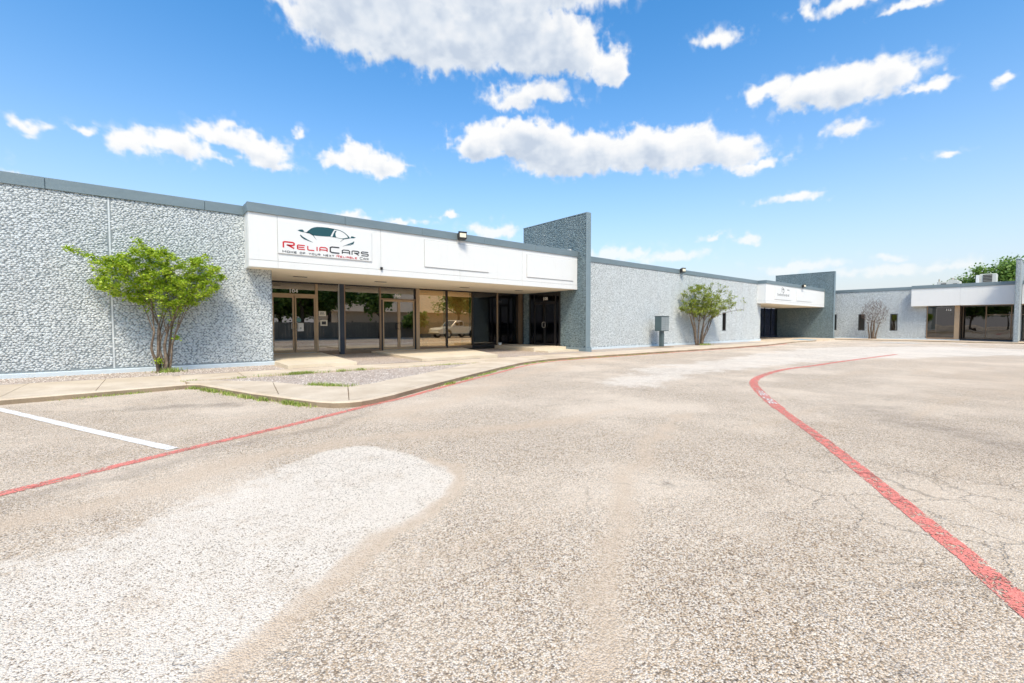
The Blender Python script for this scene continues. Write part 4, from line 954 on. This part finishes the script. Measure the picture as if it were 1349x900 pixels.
for k, (x_, y_, sx, sy, sz) in enumerate(((10.6,19.3,.7,.5,.55),(11.75,19.4,.9,.5,.5),(11.3,19.9,.5,.5,.6))):
    b_ = MB().bbox((x_-sx/2, x_+sx/2), (y_-sy/2, y_+sy/2), (.14, .14+sz), .01).build('cardboard_box', 'cardboard')
    tag(b_, ['brown cardboard box on the floor behind the left tan pane', 'wide brown cardboard box behind the right tan pane', 'tall brown cardboard box at the back behind the tan panes'][k], 'box', 'boxes inside the shop')

# ------------------------------------------------------------------ floodlights
def flood(x, y, z, label, s=.85, T=None):
    f_ = empty('flood_light', (x, y, z), label, 'floodlight', 'floodlights on the roof edge')
    h = MB().bbox((-.19*s, .19*s), (-.26*s, -.02), (-.14*s, .15*s), .02*s).build('housing', 'lamp_housing', f_)
    MB().box((-.145*s, .145*s), (-.268*s, -.262*s), (-.09*s, .10*s)).build('lens', 'lamp_glass', f_)
    MB().box((-.2*s, .2*s), (-.30*s, -.2*s), (.152*s, .165*s)).build('visor', 'lamp_housing', f_)
    MB().box((-.04*s, .04*s), (-.02, .06), (-.06*s, .06*s)).build('bracket', 'lamp_housing', f_)
    f_.rotation_euler = (R_(-8), 0, R_(-14)); return f_
flood(9.22, 14.44, 4.66, 'bronze floodlight on the near roof edge above the blank sign')
flood(26.1, 15.08, 4.70, 'floodlight on the roof edge of the middle wall above the leafy shrub')
flood(45.35, 14.45, 4.70, 'small dark floodlight on the far canopy edge', .85)
# ------------------------------------------------------------------ cluster mailbox
mb_ = empty('cluster_mailbox', (22.9, 14.4, gz(22.9)+.1), 'grey pedestal cluster mailbox before the pale stone wall', 'mailbox')
mx0, mx1, my0, my1, mz0, mz1 = 22.5, 23.32, 14.2, 14.62, .93, 1.77
MB().bbox((mx0, mx1), (my0, my1), (mz0, mz1), .012).build('cabinet', 'mail_dark', mb_)
for r in range(7):
    for c_ in range(2):
        if c_ == 1 and r < 3: continue
        z_ = mz0+.04+r*.11; x_ = mx0+.03+c_*.39
        d_ = MB().bbox((x_, x_+.37), (my0-.012, my0+.005), (z_, z_+.10), .003).build('mail_door', 'mail_door', mb_)
d_ = MB().bbox((mx0+.42, mx0+.79), (my0-.012, my0+.005), (mz0+.04, mz0+.36), .003).build('parcel_door', 'mail_door', mb_)
MB().bbox((mx0-.02, mx1+.02), (my0-.03, my1+.02), (mz1, mz1+.03), .01).build('cap', 'mail_dark', mb_)
MB().bbox((22.8, 23.02), (14.32, 14.52), (-.02, mz0), .01).build('pedestal', 'mail_dark', mb_)
MB().bbox((22.3, 23.55), (14.0, 14.8), (-.15, .03), .015).build('footing', 'kerb_dirt', mb_); child_shift(mb_)

# ------------------------------------------------------------------ trees
def in_poly(x, z, poly):
    ins = False; n = len(poly)
    for i in range(n):
        x0, y0 = poly[i]; x1, y1 = poly[(i+1) % n]
        if (y0 > z) != (y1 > z) and x < (x1-x0)*(z-y0)/(y1-y0)+x0: ins = not ins
    return ins
def myrtle(name, base, trunks, outline, ax, depth, ntw, nleaf, leaf, lsize, barkm, twigm, label, cat, extra=(), spread=.16, weep=0, twr=.006, ylim=None, fork=.35, fan=0):
    """multi stemmed shrub: trunks -> limbs -> twigs grown towards points inside a crown outline in the plane of the tree"""
    root = empty(name, base, label, cat); rr = random.Random(hash(name+label) % 1000 if False else len(label))
    def P(u, d, z): return Vector((u, base[1]+d, z)) if ax == 0 else Vector((base[0]+d, u, z))
    bu = base[0] if ax == 0 else base[1]
    nodes = []; tops = []          # (pos, radius)
    for (du0, dd0, u1, d1, z1, r0) in trunks:
        p0 = P(bu+du0, dd0, base[2]-.05); p1 = P(u1, d1, z1); n = 9; pts = []; rs = []
        w1 = Vector((rr.uniform(-.05, .05), rr.uniform(-.05, .05), 0)); w2 = Vector((rr.uniform(-.035, .035), rr.uniform(-.035, .035), 0))
        for k in range(n+1):
            s = k/n; q = p0.lerp(p1, s); q = Vector((p0.x+(p1.x-p0.x)*s**1.35, p0.y+(p1.y-p0.y)*s**1.35, q.z))
            q += w1*math.sin(s*math.pi)+w2*math.sin(s*math.pi*2.7); pts.append(q); rs.append(r0*(1-.5*s)*(1+rr.uniform(-.1, .12)))
        MB().tube(pts, rs, 8).build('trunk', barkm, root, smooth=True)
        tops.append([(q, r*.8, 0) for q, r in list(zip(pts, rs))[int(n*.5):]])
        for q, r in list(zip(pts, rs))[int(n*.45):]: nodes.append((q, r*.6, 0))
    us = [p[0] for p in outline]; zs = [p[1] for p in outline]; targets = []
    while len(targets) < ntw:
        u, z = rr.uniform(min(us), max(us)), rr.uniform(min(zs), max(zs))
        if not in_poly(u, z, outline): continue
        d = rr.gauss(0, .5)*depth; cu_ = (max(us)+min(us))/2
        if ylim and d > ylim: d = rr.uniform(0, ylim)
        if not nleaf: u += rr.gauss(0, .09); z += rr.gauss(0, .14)
        targets.append(P(u, d, z))
    for e in extra: targets.append(P(*e))
    bc = sum((q for q, r, g in nodes), Vector())/len(nodes)
    targets.sort(key=lambda t_: (t_-bc).length)
    zl = min(zs); fans = [t_ for t_ in targets if t_.z < zl+(max(zs)-zl)*.62]; rr.shuffle(fans); fans = fans[:fan]
    if fan:          # give every stem the low crown points nearest to its own lean
        pool = [t_ for t_ in targets if t_.z < zl+(max(zs)-zl)*.75]; fans = []
        for k in range(fan):
            q_ = tops[k % len(tops)][-1][0]; lean = Vector((q_.x-base[0], q_.y-base[1], 0))*(.8+.9*(k//len(tops)))
            c_ = min(rr.sample(pool, min(9, len(pool))), key=lambda t_: (t_-(q_+lean+Vector((0, 0, .45)))).length); pool.remove(c_); fans.append(c_)
    targets = fans+[t_ for t_ in targets if t_ not in fans]
    limbs = MB(); ends = []; tw = MB()
    for i, t_ in enumerate(targets):
        best, bd = None, 1e9
        for (q, r, g) in nodes:
            if q.z > t_.z-.03 and not weep: continue
            dz_ = max(t_.z-q.z, .01); d_ = (q-t_).length*(1+fork*Vector((t_.x-q.x, t_.y-q.y)).length/dz_*.25)+g*.01
            if d_ < bd: best, bd = (q, r, g), d_
        if i < fan:
            tt_ = tops[i % len(tops)]; best = tt_[rr.randrange(max(0, len(tt_)-3), len(tt_))] if i < fan*.6 else tt_[rr.randrange(len(tt_))]
        if best is None: best = min(nodes, key=lambda nn: (nn[0]-t_).length)
        q, r, g = best; n = 5; pts = []
        bow = Vector((rr.uniform(-.04, .04), rr.uniform(-.04, .04), .06*(t_-q).length))
        for k in range(n+1):
            s = k/n; pts.append(q.lerp(t_, s)+bow*math.sin(s*math.pi))
        r1 = min(r*.75, .024 if i < 45 else .015) if (t_-q).length > .25 else min(r*.7, twr*1.3); r1 = max(r1, twr)
        if i < fan: r1 = max(r1, .25*max(tr_[5] for tr_ in trunks)); g = 0
        rs = [r1*(1-.6*k/n) for k in range(n+1)]
        (limbs if r1 > twr*1.6 else tw).tube(pts, rs, 5 if r1 > twr*1.6 else 4, False)
        for k in (2, 3, 4, 5): nodes.append((pts[k], rs[k]*(1.3 if i < fan else 1), g+1))
        ends.append((pts[2], t_))
    if limbs.v: o = limbs.build('limbs', barkm, root, smooth=True, kind='stuff', fix=False)
    if tw.v: tw.build('twigs', twigm, root, smooth=True, kind='stuff', fix=False)
    if nleaf:
        Vs, Fs = [], []; quad = np.array([(0,0,0),(.35,.42,.06),(1,0,-.04),(.35,-.42,.06)])
        for i in range(nleaf):
            a_, b_ = ends[rr.randrange(len(ends))]; s = rr.random()**.6
            c_ = a_.lerp(b_, s)+Vector((rr.gauss(0, spread*.55), rr.gauss(0, spread*.5), rr.gauss(0, spread*.3)))
            yaw = rr.uniform(0, 6.28); pit = rr.gauss(.1, .45); rol = rr.gauss(0, .5); m = (Matrix.Rotation(yaw, 3, 'Z')@Matrix.Rotation(pit, 3, 'Y')@Matrix.Rotation(rol, 3, 'X'))
            L = lsize*rr.uniform(.6, 1.3); Vs.append((quad*L)@np.array(m).T+np.array(c_)); Fs.append(np.arange(4)+4*i)
        fast_mesh('crown', np.concatenate(Vs), np.array(Fs), leaf, root)['kind'] = 'stuff'
    child_shift(root); return root
OA = [(-1.12,2.86),(-1.02,2.76),(-1.17,2.45),(-1.12,2.20),(-0.88,2.16),(-0.53,1.93),(-0.32,1.88),(-0.02,1.92),(0.61,1.72),(0.98,1.94),(1.38,2.33),(1.54,2.55),(1.45,2.92),(1.14,3.04),(1.01,3.25),(0.8,3.11),(0.6,2.85),(0.51,2.93),(0.4,3.22),(0.02,3.33),(-0.25,3.42),(-0.43,3.19),(-0.71,3.05),(-0.88,2.96)]
myrtle('crape_myrtle', (.15, 14.6, .09), [(-.09,-.02,-.02,-.1,1.25,.042),(-.03,.04,.12,.06,1.3,.05),(.03,-.05,.26,-.08,1.35,.045),(.09,.02,.38,.05,1.3,.04),(.0,.02,.10,.12,1.2,.032),(.12,-.03,.50,-.15,1.45,.03)],
       OA, 0, .75, 280, 21000, 'leaf_bright', .055, 'bark', 'twig', 'bright green multi stemmed crape myrtle against the left stone wall', 'tree',
       extra=[(-1.1,0,2.95),(-1.25,-.05,3.0),(-1.42,-.05,3.08),(-1.52,0,3.12),(.5,.0,1.0),(.05,-.1,.35),(.2,.1,.3)], ylim=.4, spread=.095, fan=18)
OC = [(25.3,2.4),(25.4,2.75),(25.75,3.05),(25.86,3.45),(26.67,3.70),(27.3,3.90),(27.62,3.94),(27.8,3.6),(28.33,3.43),(29.2,3.38),(29.67,3.2),(30.2,2.86),(30.5,2.4),(30.0,2.15),(29.1,1.85),(27.02,1.85),(25.8,2.1)]
myrtle('crape_myrtle', (27.3, 14.4, .0), [(-.42,0,26.3,.1,1.75,.09),(-.3,.1,26.75,.2,1.9,.06),(-.05,.1,27.2,0,1.9,.06),(.08,-.05,27.6,-.1,1.95,.06),(.2,.1,28.1,.1,1.9,.055),(.3,0,28.6,-.1,1.9,.05),(.38,0,29.2,.1,1.9,.035)],
       OC, 0, 1.3, 300, 10500, 'leaf_olive', .08, 'bark', 'twig', 'olive green multi stemmed crape myrtle beside the slot window of the middle wall', 'tree', ylim=.5, spread=.15, twr=.008, fan=21)
OW = [(11.75,2.0),(11.95,2.5),(11.7,3.0),(11.3,3.4),(10.9,3.62),(10.5,3.4),(10.1,3.0),(9.8,2.5),(10.0,1.9),(10.4,1.5),(11.3,1.6)]
myrtle('bare_crape_myrtle', (53.2, 10.95, -.05), [(.3,0,11.4,.0,1.5,.07),(.12,.05,11.1,.1,1.7,.08),(-.05,0,10.85,0,1.7,.10),(-.2,0,10.45,0,1.5,.07)],
       OW, 1, .9, 850, 0, None, 0, 'bark', 'twig_grey', 'leafless grey brown shrub between the two slot windows of the far wing', 'tree', ylim=.4, twr=.013)

def far_tree(base, h, rad, label, seed, nleaf=5000, leaf='leaf_far', ls=.35):
    rr = random.Random(seed); root = empty('broadleaf_tree', base, label, 'tree', 'broadleaf trees around the lot')
    MB().tube([(0,0,-.2),(.1,.05,h*.3),(0,.1,h*.55)], [.25,.18,.1], 8).build('trunk', 'bark', root, smooth=True)
    mb = MB(); cl = []
    for k in range(26):
        th = rr.uniform(0, 6.28); el_ = rr.uniform(-.2, 1.3); r = rad*rr.uniform(.45, 1)
        c_ = Vector((math.cos(th)*math.cos(el_)*r, math.sin(th)*math.cos(el_)*r, h*.58+math.sin(el_)*r*h*.42/rad)); cl.append((c_, rad*rr.uniform(.16, .34)))
        mb.tube([(0,.05,h*.4), tuple(c_*.55+Vector((0,0,h*.2))), tuple(c_)], [.08,.05,.02], 5, False)
    mb.build('limbs', 'bark', root, smooth=True, kind='stuff', fix=False)
    Vs, Fs = [], []; quad = np.array([(0,0,0),(.4,.4,.05),(1,0,-.04),(.4,-.4,.05)])
    for i in range(nleaf):
        c_, r = cl[rr.randrange(len(cl))]; v_ = Vector((rr.gauss(0, 1), rr.gauss(0, 1), rr.gauss(0, .75)))*r*.75
        m = Matrix.Rotation(rr.uniform(0, 6.28), 3, 'Z')@Matrix.Rotation(rr.gauss(0, .6), 3, 'Y')@Matrix.Rotation(rr.gauss(0, .6), 3, 'X')
        Vs.append((quad*ls*rr.uniform(.6, 1.3))@np.array(m).T+np.array(c_+v_)); Fs.append(np.arange(4)+4*i)
    fast_mesh('crown', np.concatenate(Vs), np.array(Fs), leaf, root)['kind'] = 'stuff'
    return root
far_tree((92, 5.0, 0), 9.7, 4.0, 'bright green tree top rising behind the roof of the far wing, left of the pillar', 3, 9000, 'leaf_far')
far_tree((94, 9.2, 0), 8.4, 2.2, 'smaller green tree top behind the roof, left of the roof unit', 4, 4500, 'leaf_far')
far_tree((96, .8, 0), 9.6, 3.5, 'green tree top right of the far pillar', 5, 4500, 'leaf_far')
# roof units
hv = empty('roof_unit', (60.5, 4.2, 4.5), 'boxy white air conditioning unit with dark grille on the far roof', 'roof unit')
MB().bbox((60, 61.4), (3.55, 4.62), (4.5, 5.98), .03).build('cabinet', 'hvac_paint', hv)
MB().box((59.96, 59.995), (3.82, 4.40), (4.62, 5.9)).build('grille', 'hvac_grille', hv)
MB().bbox((59.9, 61.2), (4.63, 4.86), (4.5, 5.9), .02).build('side_panel', 'fascia_paint', hv)
for k in range(9): MB().box((59.93, 59.959), (3.82, 4.40), (4.68+k*.135, 4.70+k*.135)).build('louvre', 'hvac_paint', hv)
child_shift(hv)
hv = empty('roof_duct', (64.5, 7.2, 4.5), 'low cream roof unit with small vents on the far roof', 'roof unit')
MB().bbox((64, 65.4), (6.3, 8.0), (4.5, 5.75), .03).bbox((64.05,65),(6.5,7.2),(5.75,5.9),.02).build('cabinet', 'hvac_paint', hv)
MB().box((63.96, 63.995), (7.3, 7.7), (5.35, 5.55)).build('vent', 'hvac_grille', hv); MB().box((63.96, 63.995), (6.5, 6.8), (5.3, 5.5)).build('vent', 'hvac_grille', hv)
MB().tube([(64.5,7.9,5.7),(64.5,7.9,6.05)], .06, 8).build('pipe', 'duct_tan', hv); MB().tube([(64.5,6.9,5.9),(64.5,6.9,6.1)], .12, 8).build('pipe', 'duct_tan', hv)
child_shift(hv)
tag(MB().bbox((34.2,35.4),(16.4,17.0),(4.55,5.02),.02).build('roof_vent', 'hvac_paint'), 'low roof vent just showing above the middle wall', 'roof vent')

# ------------------------------------------------------------------ weeds and grass
def grass(name, lines, per_m, label, hmin=.015, hmax=.075, wid=.05):
    Vs, Fs = [], []; i = 0; rr = random.Random(len(lines)+int(per_m))
    for pts, hz, dens in lines:
        for a_, b_ in zip(pts[:-1], pts[1:]):
            L = math.dist(a_, b_); n = int(L*per_m*dens); clumps = [rr.random() for _ in range(max(2, int(L*2.2)))]
            for _ in range(n):
                s = rr.choice(clumps)+rr.gauss(0, .06) if rr.random() < .85 else rr.random(); s = min(max(s, 0), 1)
                x_ = a_[0]+(b_[0]-a_[0])*s+rr.gauss(0, wid); y_ = a_[1]+(b_[1]-a_[1])*s+rr.gauss(0, wid); h_ = rr.uniform(hmin, hmax)*(1 if dens > .8 else .7)
                th = rr.uniform(0, 6.28); ln = rr.uniform(.2, 1.0)*h_; cx_, sx_ = math.cos(th), math.sin(th); ww = .006; z_ = gz(x_)+hz
                Vs += [(x_-sx_*ww, y_+cx_*ww, z_), (x_+sx_*ww, y_-cx_*ww, z_), (x_+cx_*ln+sx_*ww*.3, y_+sx_*ln-cx_*ww*.3, z_+h_), (x_+cx_*ln-sx_*ww*.3, y_+sx_*ln+cx_*ww*.3, z_+h_)]
                Fs.append((i, i+1, i+2, i+3)); i += 4
    tag(fast_mesh(name, np.array(Vs), np.array(Fs), 'grass_blade', kind='stuff'), label, 'grass')
foot = along(OUT, -.03)
grass('grass', [(foot[0:5], 0, 1.5), ([(-1.5,11.02),(.4,11.3)], 0, .5)], 300, 'green weeds growing at the foot of the kerb left of the island')
grass('grass', [(foot[10:16], 0, .8), (foot[15:19], 0, .5)], 300, 'sparse weeds along the kerb right of the island')
grass('grass', [([(1.75,12.03),(3.6,12.02)], .08, 2.4), ([(3.8,12.02),(4.9,12.02)], .08, 1.2), ([(.5,12.0),(1.75,12.02)], .08, .5), ([(5.0,12.02),(8.8,12.05)], .08, .35)], 260, 'bright grass strip at the back edge of the gravel island')
grass('grass', [([(2.5,9.65),(2.98,8.95)], .08, 2.2), ([(2.98,8.95),(3.2,9.0)], .08, 1.)], 340, 'tuft of grass in the front corner of the gravel island', wid=.09)
grass('weeds', [([(.0,14.45),(.55,14.45)], .09, 1.2)], 500, 'small weeds around the foot of the left tree', .04, .14, .09)
grass('weeds', [([(26.9,14.2),(28.1,14.2)], .09, 1.)], 300, 'small weeds around the foot of the tree by the middle wall', .04, .14, .12)

# stencilled words on the red line, worn
def stencil(txt, p0, p1, hgt, label):
    a_ = Vector(p0); b_ = Vector(p1); d = (b_-a_).normalized(); n_ = Vector((-d.y, d.x)); L = (b_-a_).length
    mb = MB(lambda u, w_, z: (a_.x+d.x*u+n_.x*(z-hgt/2), a_.y+d.y*u+n_.y*(z-hgt/2), gz(a_.x+d.x*u)+.0085+w_))
    ws_ = [.3 if c == 'I' else .6 if c == ' ' else 1 for c in txt]; k = L/(sum(ws_)+.35*(len(txt)-1)); u = 0
    for c, w_ in zip(txt, ws_):
        if c != ' ':
            for st_ in GL[c]: ribbon2(mb, [(u+(.5 if c == 'I' else p[0])*w_*k, .012+p[1]*(hgt-.024)) for p in st_], .026, 0, .0006)
        u += (w_+.35)*k
    o = mb.build('stencil_lettering', 'white_paint', kind='structure', fix=False); o['label'] = label
stencil('FIRE LANE', (9.62,3.80), (8.22,3.01), .12, 'worn white stencil lettering on the curved red line')

# ------------------------------------------------------------------ what stands behind the photographer (seen in the glass)
fen = empty('board_fence', (10, -6.2, 0), 'weathered board fence along the near side of the lot', 'fence')
for k in range(28):
    x_ = -16+k*2.4; MB().bbox((x_-.06, x_+.06), (-6.26, -6.14), (-.3, 1.65), .01).build('post', 'fence_wood', fen)
    mb = MB()
    for j in range(8): mb.box((x_+.07+j*.285, x_+.07+j*.285+.27), (-6.2, -6.18), (-.1, 1.5+random.uniform(-.02, .02)))
    mb.build('boards', 'fence_wood', fen)['kind'] = 'stuff'
child_shift(fen)
hs_ = empty('house', (26, -22, 0), 'long low house with a tan gable roof behind the fence', 'house')
MB().box((17.5, 60), (-28, -18), (-.3, 3.0)).build('wall', 'house_wall', hs_)
MB().add([(17,-17.4,2.9),(60.5,-17.4,2.9),(60.5,-23,6.0),(17,-23,6.0),(17,-28.6,2.9),(60.5,-28.6,2.9)], [(0,1,2,3),(3,2,5,4),(0,3,4),(1,5,2),(0,4,5,1)]).build('roof', 'house_roof', hs_)
child_shift(hs_)
for k, (x_, y_, h_, r_) in enumerate(((5.5,-9.5,8,3.2),(8.6,-9.2,8,3.2),(11.2,-9.0,7.6,2.9),(14.0,-9.8,7.6,2.8),(17.6,-5.2,5.4,1.7),(21.5,-5.4,2.6,1.1),(31,-12,6.5,2.6),(41,-12,6,2.4),(-14,-3,8,3),(-30,-5,8,3.6),(-33,1,7.5,3.6),(-30,7,8,3.4),(-36,-12,9,4),(-34,12,7,3.2),(6.0,-11.6,5.6,3.4),(9.8,-11.8,5.6,3.4),(13.2,-11.6,5.4,3.2))):
    far_tree((x_, y_, -.1), h_, r_, ['leafy tree behind the fence at the far left of the glass reflection','tall leafy tree behind the fence reflected in the left pane','leafy tree behind the fence reflected in door 104','leafy tree behind the fence reflected beside door 106','small tree behind the fence reflected in door 106','small tree behind the fence reflected in the tan panes','mid tree behind the fence reflected in the dark panes','tree behind the fence farthest to the right','leafy tree left of the lot','unseen tree added for wing reflections, far out to the left of the lot, second from the street','middle unseen tree of the row added for wing reflections far left of the lot','unseen tree added for wing reflections far left of the lot, nearest the stone wall','tallest unseen tree added for wing reflections far left behind the lot','small unseen tree added for wing reflections at the end of the far left row','dense tree in the second row behind the fence, farthest left','dense tree in the middle of the second row behind the fence','dense tree at the right of the second row behind the fence'][k], 20+k, 11000 if k < 4 or k > 8 else 3200, ls=.34)  # far-left row is unseen, added to give the wing glass reflections
# pickup truck
tk = empty('pickup_truck', (24.8, -2.6, -.1), 'white pickup truck parked out of view, seen in the window reflection', 'pickup truck')
def body(pts, w0, w1, name, mat, par):
    n = len(pts); mb = MB(); ins = .09
    cx_ = sum(p[0] for p in pts)/n; cz_ = sum(p[1] for p in pts)/n
    q = [(cx_+(p[0]-cx_)*.975, cz_+(p[1]-cz_)*.95) for p in pts]
    vs = [(u, w0, z) for u, z in q]+[(u, w0+ins, z) for u, z in pts]+[(u, w1-ins, z) for u, z in pts]+[(u, w1, z) for u, z in q]
    fs = [tuple(range(n))[::-1], tuple(range(3*n, 4*n))]
    for r in range(3): fs += [(r*n+i, r*n+(i+1) % n, (r+1)*n+(i+1) % n, (r+1)*n+i) for i in range(n)]
    return mb.add(vs, fs).build(name, mat, par)
def arch(cx_, r=.47): return [(cx_+r*math.cos(a_), .42+r*math.sin(a_)) for a_ in [math.pi*k/8 for k in range(9)]]
body([(-2.75,.5),(-2.78,1.15),(-.45,1.17),(-.45,1.15),(1.15,1.13),(2.55,1.02),(2.78,.85),(2.78,.42)]+arch(1.75)+arch(-1.55), -.98, .98, 'body', 'truck_white', tk)
cab = body([(-.45,1.12),(-.35,1.72),(.0,1.82),(.55,1.80),(1.25,1.14)], -.84, .84, 'cab', 'truck_white', tk)
for sd_ in (-.855, .855):
    MB().box((-.28,.2),(min(sd_,sd_*.95),max(sd_,sd_*.95)),(1.25,1.66)).box((.27,.72),(min(sd_,sd_*.95),max(sd_,sd_*.95)),(1.25,1.58)).build('side_window', 'truck_glass', cab)
MB().add([(1.24,-.72,1.19),(1.24,.72,1.19),(.64,.66,1.76),(.64,-.66,1.76)], [(0,1,2,3)]).build('windscreen', 'truck_glass', cab)
for cx_ in (1.75, -1.55):
    for sd_ in (-.88, .88):
        wl = MB().tube([(cx_, sd_-.12, .38), (cx_, sd_+.12, .38)], .39, 18).build('wheel', 'tyre', tk)
        MB().tube([(cx_, sd_-.13, .38), (cx_, sd_+.13, .38)], .23, 12).build('rim', 'rim', wl)
for sd_ in (-.75, .75):
    MB().bbox((2.7,2.80),(sd_-.18,sd_+.18),(.72,.9),.02).build('headlight', 'lamp_glass', tk); MB().bbox((-2.82,-2.74),(sd_-.1,sd_+.1),(.75,1.08),.02).build('tail_light', 'lamp_red', tk)
MB().bbox((2.72,2.9),(-.9,.9),(.4,.6),.03).build('bumper', 'steel', tk); MB().bbox((-2.92,-2.74),(-.9,.9),(.42,.58),.03).build('bumper', 'steel', tk)
tk.rotation_euler = (0, 0, R_(172))
